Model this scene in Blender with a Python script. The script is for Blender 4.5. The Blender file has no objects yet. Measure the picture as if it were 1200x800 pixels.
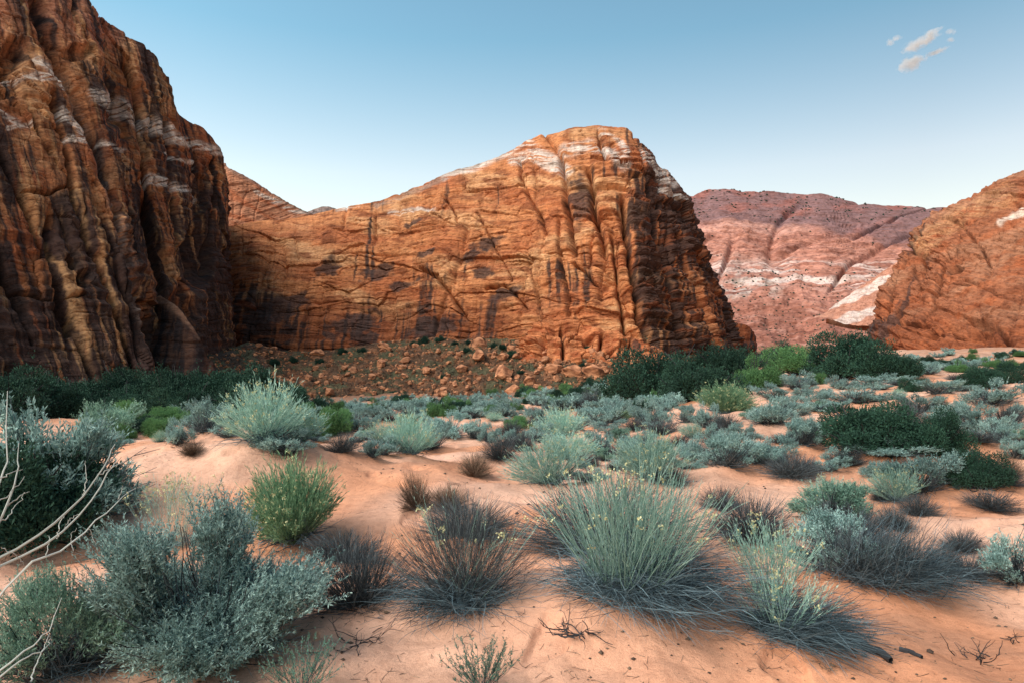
import bpy, math, random
import numpy as np
from mathutils import Vector

# ------------------------------------------------------------------ camera, sky, sun, exposure
sc = bpy.context.scene
CAMZ = 1.75
PITCH = math.radians(1.07)
cam_d = bpy.data.cameras.new("camera"); cam = bpy.data.objects.new("camera", cam_d)
sc.collection.objects.link(cam); sc.camera = cam
cam.location = (0, 0, CAMZ); cam.rotation_euler = (math.pi/2 + PITCH, 0, 0)
cam_d.lens = 24; cam_d.sensor_width = 36; cam_d.clip_start = 0.05; cam_d.clip_end = 20000

SUN_EL = math.radians(46); SUN_AZ = math.radians(-128)   # azimuth from +Y, clockwise: behind the camera on the left
world = bpy.data.worlds.new("World"); sc.world = world; world.use_nodes = True
wn = world.node_tree; bg = wn.nodes["Background"]
sky = wn.nodes.new("ShaderNodeTexSky"); sky.sky_type = 'NISHITA'; sky.sun_disc = False
sky.sun_elevation = SUN_EL; sky.sun_rotation = SUN_AZ
sky.altitude = 900; sky.air_density = 1.3; sky.dust_density = 1.6; sky.ozone_density = 1.6
_tc = wn.nodes.new("ShaderNodeTexCoord"); _sp = wn.nodes.new("ShaderNodeSeparateXYZ"); wn.links.new(_tc.outputs['Generated'], _sp.inputs[0])
_rp = wn.nodes.new("ShaderNodeValToRGB"); wn.links.new(_sp.outputs[2], _rp.inputs[0])
_e = _rp.color_ramp.elements; _e.new(0.5); _e.new(0.5)
for _i, (_p, _c) in enumerate(((0.06, (1.0, 0.74, 0.50)), (0.25, (1.0, 0.80, 0.60)), (0.42, (0.55, 0.69, 0.58)), (0.95, (0.42, 0.58, 0.54)))):
    _e[_i].position = _p; _e[_i].color = (*_c, 1)
_mx = wn.nodes.new("ShaderNodeMix"); _mx.data_type = 'RGBA'; _mx.blend_type = 'MULTIPLY'; _mx.inputs[0].default_value = 1.0
wn.links.new(sky.outputs[0], _mx.inputs[6]); wn.links.new(_rp.outputs[0], _mx.inputs[7])
_rx = wn.nodes.new("ShaderNodeValToRGB"); _ma = wn.nodes.new("ShaderNodeMath"); _ma.operation = 'MULTIPLY_ADD'; _ma.inputs[1].default_value = 0.5; _ma.inputs[2].default_value = 0.5
wn.links.new(_sp.outputs[0], _ma.inputs[0]); wn.links.new(_ma.outputs[0], _rx.inputs[0])
_rx.color_ramp.elements[0].position = 0.3; _rx.color_ramp.elements[0].color = (1, 1, 1, 1); _rx.color_ramp.elements[1].position = 0.75; _rx.color_ramp.elements[1].color = (0.72, 0.69, 0.70, 1)
_my = wn.nodes.new("ShaderNodeMix"); _my.data_type = 'RGBA'; _my.blend_type = 'MULTIPLY'; _my.inputs[0].default_value = 1.0
wn.links.new(_mx.outputs[2], _my.inputs[6]); wn.links.new(_rx.outputs[0], _my.inputs[7])
wn.links.new(_my.outputs[2], bg.inputs[0]); bg.inputs[1].default_value = 0.15

sun_d = bpy.data.lights.new("sun", 'SUN'); sun = bpy.data.objects.new("sun", sun_d); sc.collection.objects.link(sun)
sun_d.energy = 2.0; sun_d.angle = math.radians(48); sun_d.color = (1.0, 0.92, 0.83)
sdir = Vector((math.sin(SUN_AZ)*math.cos(SUN_EL), math.cos(SUN_AZ)*math.cos(SUN_EL), math.sin(SUN_EL)))
sun.rotation_euler = sdir.to_track_quat('Z', 'Y').to_euler()
sc.view_settings.view_transform = 'Standard'; sc.view_settings.look = 'None'
sc.view_settings.exposure = 1.34; sc.view_settings.gamma = 1.0
sc.render.engine = 'CYCLES'
sc.cycles.max_bounces = 5; sc.cycles.diffuse_bounces = 3; sc.cycles.transparent_max_bounces = 4
sc.cycles.volume_bounces = 1
COL = sc.collection
rng = np.random.default_rng(7)

# ------------------------------------------------------------------ helpers: rays, noise, meshes
F = 800.0
def ray(px, py):
    """unit-forward ray direction of a photo position (1200 x 800)"""
    a = (np.asarray(px, float)-600)/F; b = (400-np.asarray(py, float))/F
    c, s = math.cos(PITCH), math.sin(PITCH)
    y = c - b*s; z = s + b*c
    return a/y, z/y
def at(px, py, D):
    a, b = ray(px, py)
    return np.stack([a*D, np.ones_like(a)*D, CAMZ + b*D], -1)
def topx(x, y, z):
    c, s = math.cos(PITCH), math.sin(PITCH)
    f = y*c + (z-CAMZ)*s; u = -y*s + (z-CAMZ)*c
    return 600+F*x/f, 400-F*u/f

_gr = np.random.default_rng(99).normal(size=(4096, 3)); _gr /= np.linalg.norm(_gr, axis=1)[:, None]
def noise(x, y, z=0.0, seed=0):
    x, y, z = np.broadcast_arrays(np.asarray(x, float), np.asarray(y, float), np.asarray(z, float))
    ix, iy, iz = np.floor(x).astype(np.int64), np.floor(y).astype(np.int64), np.floor(z).astype(np.int64)
    fx, fy, fz = x-ix, y-iy, z-iz
    q = lambda t: t*t*t*(t*(t*6-15)+10)
    ux, uy, uz = q(fx), q(fy), q(fz)
    out = 0
    for dx in (0, 1):
        wx = ux if dx else 1-ux
        for dy in (0, 1):
            wy = uy if dy else 1-uy
            for dz in (0, 1):
                wz = uz if dz else 1-uz
                h = ((ix+dx)*73856093 ^ (iy+dy)*19349663 ^ (iz+dz)*83492791 ^ (seed*2654435)) 
                g = _gr[(h ^ (h >> 13)) & 4095]
                out = out + wx*wy*wz*(g[..., 0]*(fx-dx)+g[..., 1]*(fy-dy)+g[..., 2]*(fz-dz))
    return out*1.6
def fbm(x, y, z=0.0, seed=0, oct=4, gain=0.5):
    a, o, f = 1.0, 0, 1.0
    for i in range(oct):
        o = o + a*noise(np.asarray(x)*f, np.asarray(y)*f, np.asarray(z)*f, seed+i*17); a *= gain; f *= 2.03
    return o
def sstep(a, b, x):
    t = np.clip((x-a)/(b-a), 0, 1); return t*t*(3-2*t)

def mesh(name, V, Fc, mats, smooth=False, mat_idx=None):
    me = bpy.data.meshes.new(name)
    tint = None
    if V.shape[-1] == 4: tint = V[..., 3].reshape(-1); V = V[..., :3]
    V = np.ascontiguousarray(V, np.float32).reshape(-1, 3); Fc = np.ascontiguousarray(Fc, np.int32)
    n, k = Fc.shape
    me.vertices.add(len(V)); me.vertices.foreach_set('co', V.ravel())
    me.loops.add(n*k); me.loops.foreach_set('vertex_index', Fc.ravel())
    me.polygons.add(n); me.polygons.foreach_set('loop_start', np.arange(0, n*k, k, dtype=np.int32))
    me.polygons.foreach_set('loop_total', np.full(n, k, np.int32))
    me.polygons.foreach_set('use_smooth', np.full(n, smooth, bool))
    for m in (mats if isinstance(mats, (list, tuple)) else [mats]): me.materials.append(m)
    if mat_idx is not None: me.polygons.foreach_set('material_index', np.asarray(mat_idx, np.int32))
    me.update(calc_edges=True); me.validate()
    if tint is not None: setcol(me, np.repeat(tint[:, None], 3, 1))
    return me
def link(name, me, parent=None, loc=None):
    o = bpy.data.objects.new(name, me); COL.objects.link(o)
    if parent: o.parent = parent
    if loc is not None: o.location = loc
    return o
def tag(o, label=None, cat=None, group=None, kind=None):
    if label: o['label'] = label
    if cat: o['category'] = cat
    if group: o['group'] = group
    if kind: o['kind'] = kind
    return o
def setcol(me, C, name="tint"):
    a = me.color_attributes.new(name, 'FLOAT_COLOR', 'POINT')
    d = np.ones((len(me.vertices), 4), np.float32); d[:, :C.shape[-1]] = C.reshape(-1, C.shape[-1])
    a.data.foreach_set('color', d.ravel())
def setuv(me, U):
    uv = me.uv_layers.new(name="UVMap")
    li = np.empty(len(me.loops), np.int32); me.loops.foreach_get('vertex_index', li)
    uv.data.foreach_set('uv', np.ascontiguousarray(U.reshape(-1, 2)[li], np.float32).ravel())
def gridfaces(nr, nc):
    i = np.arange(nr-1)[:, None]*nc + np.arange(nc-1)[None]
    return np.stack([i, i+1, i+nc+1, i+nc], -1).reshape(-1, 4)

# ------------------------------------------------------------------ materials
def newmat(name, rough=0.9):
    m = bpy.data.materials.new(name); m.use_nodes = True
    nt = m.node_tree; b = nt.nodes["Principled BSDF"]; b.inputs['Roughness'].default_value = rough
    b.inputs['Specular IOR Level'].default_value = 0.2
    return m, nt, b
def N(nt, t, **kw):
    n = nt.nodes.new(t)
    for k, v in kw.items():
        if k in n.inputs: n.inputs[k].default_value = v
        else: setattr(n, k, v)
    return n
def ramp(nt, fac, stops):
    r = nt.nodes.new("ShaderNodeValToRGB"); nt.links.new(fac, r.inputs[0])
    e = r.color_ramp.elements
    while len(e) < len(stops): e.new(0.5)
    for i, (p, c) in enumerate(stops):
        e[i].position = p; e[i].color = (*c, 1) if len(c) == 3 else c
    return r.outputs[0]
def mul(nt, a, b, fac=1.0):
    n = N(nt, "ShaderNodeMix", data_type='RGBA', blend_type='MULTIPLY'); n.inputs[0].default_value = fac
    nt.links.new(a, n.inputs[6]); nt.links.new(b, n.inputs[7]); return n.outputs[2]

def rock_material(name, scale=1.0, bump=0.5, detail=1.0, streak=0.0):
    m, nt, b = newmat(name, 0.92)
    at_ = N(nt, "ShaderNodeVertexColor", layer_name="tint")
    tc = N(nt, "ShaderNodeTexCoord"); uv = tc.outputs['UV']; ob = tc.outputs['Object']
    def nz(src, sx, sy, sz, det, dist=0):
        mp = N(nt, "ShaderNodeMapping"); mp.inputs['Scale'].default_value = (sx*scale, sy*scale, sz*scale)
        nt.links.new(src, mp.inputs[0])
        n = N(nt, "ShaderNodeTexNoise", Scale=1.0, Detail=det, Roughness=0.62, Distortion=dist)
        nt.links.new(mp.outputs[0], n.inputs['Vector']); return n.outputs['Fac']
    bed = nz(uv, 0.12, 2.2, 1, 5, 0.4); grain = nz(ob, 1.3, 1.3, 2.6, 8, 0.3); mott = nz(ob, 0.35, 0.35, 0.5, 6, 0.5)
    c = at_.outputs[0]
    c = mul(nt, c, ramp(nt, bed, [(0.30, (0.50, 0.42, 0.38)), (0.42, (0.86, 0.82, 0.8)), (0.5, (1, 1, 1)), (0.70, (1.25, 1.22, 1.18))]), detail)
    c = mul(nt, c, ramp(nt, grain, [(0.33, (0.42, 0.37, 0.35)), (0.47, (0.95, 0.94, 0.93)), (0.7, (1.25, 1.22, 1.18))]), detail)
    c = mul(nt, c, ramp(nt, mott, [(0.35, (0.66, 0.58, 0.54)), (0.55, (1.05, 1.06, 1.08))]), detail)
    if streak > 0:
        st = nz(uv, 1.1, 0.05, 1, 6, 0.15); st2 = nz(uv, 0.35, 0.03, 1, 4, 0.1)
        c = mul(nt, c, ramp(nt, st, [(0.36, (0.16, 0.13, 0.13)), (0.47, (0.9, 0.88, 0.86)), (0.6, (1.15, 1.12, 1.1)), (0.72, (1.7, 1.75, 1.8))]), streak)
        c = mul(nt, c, ramp(nt, st2, [(0.38, (0.30, 0.25, 0.24)), (0.50, (1, 1, 1)), (0.68, (1.3, 1.3, 1.3))]), streak*0.8)
    nt.links.new(c, b.inputs['Base Color'])
    ad = N(nt, "ShaderNodeMath", operation='ADD'); nt.links.new(bed, ad.inputs[0]); nt.links.new(grain, ad.inputs[1])
    bp = N(nt, "ShaderNodeBump", Strength=bump, Distance=0.5/scale); nt.links.new(ad.outputs[0], bp.inputs['Height'])
    nt.links.new(bp.outputs[0], b.inputs['Normal'])
    return m
M_rock = rock_material("layered_sandstone", detail=0.85, streak=0.22)
M_cliff = rock_material("streaked_sandstone", detail=1.0, streak=0.62)
M_far = rock_material("far_sandstone", 0.22, 0.5, 0.8)
M_boulder = rock_material("boulder_rock", 1.5, 0.5)

m, nt, b = newmat("desert_ground", 0.95)
at_ = N(nt, "ShaderNodeVertexColor", layer_name="tint"); tc = N(nt, "ShaderNodeTexCoord")
n1 = N(nt, "ShaderNodeTexNoise", Scale=0.9, Detail=6.0, Roughness=0.6); nt.links.new(tc.outputs['Object'], n1.inputs['Vector'])
n2 = N(nt, "ShaderNodeTexNoise", Scale=14.0, Detail=8.0, Roughness=0.7); nt.links.new(tc.outputs['Object'], n2.inputs['Vector'])
n3 = N(nt, "ShaderNodeTexNoise", Scale=260.0, Detail=2.0); nt.links.new(tc.outputs['Object'], n3.inputs['Vector'])
vo = N(nt, "ShaderNodeTexVoronoi", Scale=26.0); nt.links.new(tc.outputs['Object'], vo.inputs['Vector'])
c = mul(nt, at_.outputs[0], ramp(nt, n1.outputs['Fac'], [(0.35, (0.86, 0.82, 0.80)), (0.6, (1.06, 1.06, 1.06))]))
c = mul(nt, c, ramp(nt, n2.outputs['Fac'], [(0.3, (0.78, 0.74, 0.72)), (0.5, (1, 1, 1)), (0.7, (1.08, 1.08, 1.08))]))
c = mul(nt, c, ramp(nt, n3.outputs['Fac'], [(0.3, (0.8, 0.78, 0.76)), (0.6, (1.05, 1.05, 1.05))]))
c = mul(nt, c, ramp(nt, vo.outputs['Distance'], [(0.05, (0.35, 0.28, 0.25)), (0.11, (1, 1, 1))]), 0.55)
nt.links.new(c, b.inputs['Base Color'])
ad = N(nt, "ShaderNodeMath", operation='MULTIPLY_ADD'); nt.links.new(n2.outputs['Fac'], ad.inputs[0]); ad.inputs[1].default_value = 6.0
nt.links.new(n3.outputs['Fac'], ad.inputs[2])
bp = N(nt, "ShaderNodeBump", Strength=0.5, Distance=0.02); nt.links.new(ad.outputs[0], bp.inputs['Height']); nt.links.new(bp.outputs[0], b.inputs['Normal'])
M_sand = m

def leaf_material(name, c0, c1, vary=0.22, trans=0.35, rough=0.75, clump=False):
    m, nt, b = newmat(name, rough)
    oi = N(nt, "ShaderNodeObjectInfo"); geo = N(nt, "ShaderNodeNewGeometry")
    at_ = N(nt, "ShaderNodeVertexColor", layer_name="tint"); sp_ = N(nt, "ShaderNodeSeparateColor"); nt.links.new(at_.outputs[0], sp_.inputs[0])
    ma = N(nt, "ShaderNodeMath", operation='MULTIPLY_ADD'); nt.links.new(geo.outputs['Random Per Island'], ma.inputs[0]); ma.inputs[1].default_value = 0.5 if clump else 1.0
    if clump: nt.links.new(sp_.outputs[0], ma.inputs[2])
    else: ma.inputs[2].default_value = 0.0
    col = ramp(nt, ma.outputs[0], [(0.0, c0), (0.45, tuple(0.68*a+0.32*b_ for a, b_ in zip(c0, c1))), (1.0, c1)])
    hv = N(nt, "ShaderNodeHueSaturation"); nt.links.new(col, hv.inputs['Color'])
    mr = N(nt, "ShaderNodeMapRange"); nt.links.new(oi.outputs['Random'], mr.inputs[0]); mr.inputs[3].default_value = 1-vary; mr.inputs[4].default_value = 1+vary
    nt.links.new(mr.outputs[0], hv.inputs['Value'])
    nt.links.new(hv.outputs[0], b.inputs['Base Color'])
    if trans > 0:
        tr = N(nt, "ShaderNodeBsdfTranslucent"); nt.links.new(hv.outputs[0], tr.inputs[0])
        mx = N(nt, "ShaderNodeMixShader"); mx.inputs[0].default_value = trans
        nt.links.new(b.outputs[0], mx.inputs[1]); nt.links.new(tr.outputs[0], mx.inputs[2])
        nt.links.new(mx.outputs[0], nt.nodes["Material Output"].inputs[0])
    return m
M_sage = leaf_material("sage_leaf", (0.055, 0.13, 0.12), (0.54, 0.74, 0.67), clump=True)
M_sagegreen = leaf_material("green_sage_leaf", (0.06, 0.15, 0.11), (0.38, 0.56, 0.42), clump=True)
M_rabbit = leaf_material("rabbitbrush_stem", (0.15, 0.29, 0.24), (0.50, 0.70, 0.58))
M_green = leaf_material("fresh_green_leaf", (0.05, 0.13, 0.045), (0.16, 0.30, 0.12), clump=True)
M_rabgreen = leaf_material("green_rabbitbrush_stem", (0.07, 0.16, 0.09), (0.30, 0.45, 0.26))
M_dark = leaf_material("evergreen_leaf", (0.006, 0.022, 0.015), (0.040, 0.10, 0.062), trans=0.15, clump=True)
M_tuft = leaf_material("grey_twig", (0.008, 0.013, 0.017), (0.12, 0.135, 0.14), trans=0.0)
M_brown = leaf_material("dry_brown_twig", (0.05, 0.03, 0.022), (0.22, 0.15, 0.10), trans=0.0)
M_wood = leaf_material("dark_wood", (0.012, 0.012, 0.014), (0.05, 0.048, 0.05), trans=0.0)
M_skirt = leaf_material("dead_stem", (0.004, 0.010, 0.015), (0.16, 0.23, 0.26), trans=0.0)
M_white = leaf_material("bleached_wood", (0.26, 0.27, 0.24), (0.46, 0.46, 0.42), trans=0.0)
M_flower = leaf_material("yellow_flower", (0.42, 0.40, 0.20), (0.62, 0.58, 0.34), trans=0.2)

# ------------------------------------------------------------------ terrain
TX = np.array([-200, 0, 150, 300, 450, 600, 750, 900, 1050, 1200, 1400], float)
TY = np.array([3, 4, 5, 6.5, 8, 9.5, 11, 13, 16, 22, 32, 48, 70, 95, 125, 180, 400, 1500], float)
TP = np.array([
 [885]*11,
 [768, 770, 765, 765, 770, 755, 745, 760, 765, 765, 765],
 [700, 700, 700, 705, 705, 690, 690, 700, 700, 695, 690],
 [650, 650, 640, 640, 645, 640, 640, 640, 640, 630, 625],
 [620, 622, 592, 590, 592, 592, 590, 590, 590, 580, 575],
 [600, 596, 542, 532, 558, 565, 565, 560, 550, 540, 535],
 [570, 560, 524, 516, 538, 548, 548, 535, 525, 515, 510],
 [548, 545, 526, 521, 538, 542, 535, 515, 505, 495, 490],
 [535, 533, 524, 521, 530, 529, 520, 500, 490, 480, 478],
 [512, 512, 511, 509, 509, 510, 503, 485, 472, 465, 462],
 [496, 496, 495, 493, 491, 492, 488, 468, 458, 450, 447],
 [484, 484, 482, 480, 479, 478, 470, 450, 440, 430, 428],
 [477, 477, 476, 474, 473, 470, 455, 436, 423, 414, 412],
 [472, 472, 472, 470, 466, 462, 445, 430, 413, 408, 406],
 [468, 468, 466, 464, 459, 453, 440, 426, 412, 408, 406],
 [460, 460, 455, 450, 446, 440, 433, 424, 415, 413, 412],
 [432, 432, 432, 431, 430, 430, 427, 424, 420, 420, 420],
 [420, 420, 420, 420, 420, 420, 420, 420, 420, 420, 420]], float)
_, _b = ray(600, TP); TZ = CAMZ + _b*TY[:, None]
def cub(xs, ys, x):
    """monotone-ish Hermite interpolation along axis 0 of ys"""
    x = np.clip(x, xs[0], xs[-1]); i = np.clip(np.searchsorted(xs, x)-1, 0, len(xs)-2)
    return i, (x-xs[i])/(xs[i+1]-xs[i])
def terrain0(x, y):
    x = np.asarray(x, float); y = np.asarray(y, float)
    ye = np.maximum(y, 3.0)
    px = 600 + F*x/ye
    i, t = cub(np.log(TY), None, np.log(ye)); j, s = cub(TX, None, px)
    def crm(a, b, c, d, t):
        return b + 0.5*t*(c-a + t*(2*a-5*b+4*c-d + t*(3*(b-c)+d-a)))
    R = []
    for di in (-1, 0, 1, 2):
        ii = np.clip(i+di, 0, len(TY)-1)
        R.append(crm(*[TZ[ii, np.clip(j+dj, 0, len(TX)-1)] for dj in (-1, 0, 1, 2)], s))
    z = crm(*R, t)
    d = np.hypot(x, y)
    z = z + 0.20*fbm(x*0.33, y*0.33, 3.1, 5, 3)*sstep(2, 7, d)*sstep(900, 60, d) + 0.065*fbm(x*1.15, y*1.15, 0, 9, 3)*sstep(300, 30, d)
    z = z + 0.7*fbm(x*0.06, y*0.06, 0, 12, 3)*sstep(25, 70, d)
    # shallow footprints and wind hollows
    h = noise(x*2.3, y*2.3, 0, 31)
    z = z - 0.045*sstep(0.38, 0.55, h)*sstep(40, 15, d) - 0.012*(0.5-np.abs(noise(x*1.3+0.8*y, y*6+x*0.7, 0, 33)))*sstep(30, 8, d)
    return z
MOUNDS = []
def terrain(x, y):
    z = terrain0(x, y)
    for (mx, my, mr, mh) in MOUNDS:
        z = z + mh*np.exp(-((x-mx)**2+(y-my)**2)/(mr*mr))
    return z
_YS = np.exp(np.linspace(math.log(3.0), math.log(600), 1500))
_HC = {}
def quick_hit(px, py):
    q = round(px/4)*4
    if q not in _HC: _HC[q] = terrain0(ray(q, 400)[0]*_YS, _YS)
    a, b_ = ray(px, py); k = np.argmax(_HC[q] >= CAMZ + b_*_YS)
    return float(a*_YS[k]), float(_YS[k])
def ground_hit(px, py):
    """where the sight line of a photo position meets the ground"""
    a, b_ = ray(px, py)
    z = terrain0(a*_YS, _YS); k = np.argmax(z >= CAMZ + b_*_YS)
    return float(a*_YS[k]), float(_YS[k])

# ------------------------------------------------------------------ rock sheets
def catmull(C, u):
    n = len(C); i = np.clip(np.floor(u).astype(int), 0, n-2); t = (u-i)[:, None]
    g = lambda k: C[np.clip(i+k, 0, n-1)]
    a, b, c, d = g(-1), g(0), g(1), g(2)
    return b + 0.5*t*(c-a + t*(2*a-5*b+4*c-d + t*(3*(b-c)+d-a)))
def polyd(px, py, pts):
    """distance (photo units) and signed side of points to a polyline"""
    best = np.full(px.shape, 1e9)
    for (x0, y0), (x1, y1) in zip(pts[:-1], pts[1:]):
        dx, dy = x1-x0, y1-y0; L = dx*dx+dy*dy
        t = np.clip(((px-x0)*dx+(py-y0)*dy)/L, 0, 1)
        best = np.minimum(best, np.hypot(px-x0-t*dx, py-y0-t*dy))
    return best
ORANGE = np.array([0.46, 0.180, 0.072]); RUST = np.array([0.33, 0.095, 0.036]); TAN = np.array([0.52, 0.28, 0.135])
PALE = np.array([0.68, 0.58, 0.49]); VARN_SHADE = np.array([0.050, 0.030, 0.026]); PINK = np.array([0.46, 0.19, 0.125]); GREYR = np.array([0.24, 0.185, 0.155])  # the darkest tone is desert varnish and also serves as painted shade
def mixc(C, D, f): return C*(1-f[..., None]) + D*f[..., None]

def sheet(name, cols, nu, nv, g, relief, colour, mat, back=60, amp=1.0, crack=(), bedtilt=0.0, lean=0.0, hole=(), parent=None, backrows=14, t0=-0.10, step=1.0):
    C = np.array([list(c)+[0]*(7-len(c)) for c in cols], float)
    uu = np.linspace(0, len(C)-1, 400); Ci = catmull(C, uu)
    mid = at((Ci[:, 0]+Ci[:, 3])/2, (Ci[:, 1]+Ci[:, 4])/2, (Ci[:, 2]+Ci[:, 5])/2)
    seg = np.hypot(np.diff(mid[:, 0]), np.diff(mid[:, 1])) ; dpx = np.abs(np.diff((Ci[:, 0]+Ci[:, 3])/2))
    inside = ((Ci[1:, 0]+Ci[1:, 3])/2 > -60) & ((Ci[1:, 0]+Ci[1:, 3])/2 < 1260)
    S = np.concatenate([[0], np.cumsum(seg)]); W = np.concatenate([[0], np.cumsum(np.where(inside, dpx+seg*1.0, (seg)*0.25)+1e-6)])
    u = np.interp(np.linspace(0, W[-1], nu), W, uu); s = np.interp(u, uu, S)
    Cc = catmull(C, u)[None]                                   # 1 x nu x 7
    tf = np.linspace(t0, 1, nv)[:, None]
    px = Cc[..., 0]+(Cc[..., 3]-Cc[..., 0])*tf + Cc[..., 6]*4*tf*(1-tf)
    py = Cc[..., 1]+(Cc[..., 4]-Cc[..., 1])*tf
    D = Cc[..., 2]+(Cc[..., 5]-Cc[..., 2])*g(tf)
    P = at(px, py, D)
    kb = np.arange(1, backrows+1)/backrows
    top = P[-1]; H = top[:, 2]-P[0][:, 2]
    dirh = top[:, :2]/np.linalg.norm(top[:, :2], axis=1)[:, None]
    if back > 0:
        ang = kb[:, None]
        B = np.empty((backrows, nu, 3))
        B[..., :2] = top[None, :, :2] + dirh[None]*(back*np.sin(ang*math.pi/2))[..., None]
        B[..., 2] = top[None, :, 2] - H[None]*(1-np.cos(ang*math.pi/2))*1.0
        P = np.concatenate([P, B], 0)
        px = np.concatenate([px, np.repeat(px[-1:], backrows, 0)], 0); py = np.concatenate([py, np.repeat(py[-1:], backrows, 0)], 0)
    nr = P.shape[0]
    t = np.concatenate([tf[:, 0], 1+kb*0.3]) if back > 0 else tf[:, 0]
    t = np.repeat(t[:, None], nu, 1); s = np.repeat(s[None], nr, 0)
    def normals(P):
        du = np.gradient(P, axis=1); dv = np.gradient(P, axis=0)
        n = np.cross(du, dv); n /= np.linalg.norm(n, axis=2)[..., None]+1e-9; return n
    n0 = normals(P)
    for _ in range(3):
        n0 = (n0 + np.roll(n0, 1, 0) + np.roll(n0, -1, 0)); n0[..., :] /= np.linalg.norm(n0, axis=2)[..., None]+1e-9
    n0[0] = n0[1]; n0[-1] = n0[-2]
    z = P[..., 2]
    d = relief(s, z, P, t)*amp
    cd = np.zeros_like(d)
    wob = 3.0*noise(px*0.03, py*0.03, 1.0, 77)+1.2*noise(px*0.12, py*0.12, 1.0, 78)
    for (pts, w, dep) in crack:
        q = polyd(px+wob, py+0.5*wob, pts); cd = np.minimum(cd, -dep*1.15*np.exp(-(q/(w*0.62))**1.3)*(0.55+0.45*sstep(-0.3, 0.2, noise(px*0.05, py*0.05, 0, 79))))
    for (hx, hy, rx, ry, dep) in hole:
        q = np.hypot((px+wob-hx)/rx, (py+wob-hy)/ry); cd = cd - dep*sstep(1.15, 0.55, q)
    fade = np.ones_like(t); fade[-1] = 1
    P = P + n0*((d+cd*(t < 1.02))*(1-0.5*sstep(0.86, 0.98, t)))[..., None]
    me = mesh(name, P, gridfaces(nr, nu), mat)
    colr = colour(s, z, px, py, t, d, cd, P)
    setcol(me, colr); setuv(me, np.stack([s+lean*z, z+bedtilt*s], -1))
    o = link(name, me, parent)
    return o, P, px, py

def quantise(n, k, sharp=0.25):
    q = n*k; f = np.floor(q); r = q-f
    return (f + sstep(0.5-sharp, 0.5+sharp, r))/k
def vor(x, y, seed):
    """straight-edged cells: gap to the next cell, cell hash, offset from the cell's centre"""
    ix, iy = np.floor(x).astype(np.int64), np.floor(y).astype(np.int64)
    d1 = np.full(x.shape, 9.0); d2 = d1.copy(); hx = np.zeros(x.shape, np.int64); ox = np.zeros(x.shape); oy = ox.copy()
    for a in (-1, 0, 1):
        for b_ in (-1, 0, 1):
            h = ((ix+a)*73856093 ^ (iy+b_)*19349663 ^ seed*83492791); h = (h ^ (h >> 11)) & 4095
            g = _gr[h]; dx = ix+a+0.5+0.45*g[..., 0]-x; dy = iy+b_+0.5+0.45*g[..., 1]-y; d = np.hypot(dx, dy)
            n = d < d1; d2 = np.where(n, d1, np.minimum(d2, d)); hx = np.where(n, h, hx); ox = np.where(n, dx, ox); oy = np.where(n, dy, oy); d1 = np.where(n, d, d1)
    return d2-d1, hx, ox, oy
def blocks(x, y, seed, step, tilt, groove, gw):
    e, h, ox, oy = vor(x, y, seed); g = _gr[(h*7+seed) & 4095]
    return step*g[..., 2] + tilt*(g[..., 0]*ox+g[..., 1]*oy) - groove*np.exp(-(e/gw)**1.2)
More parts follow.
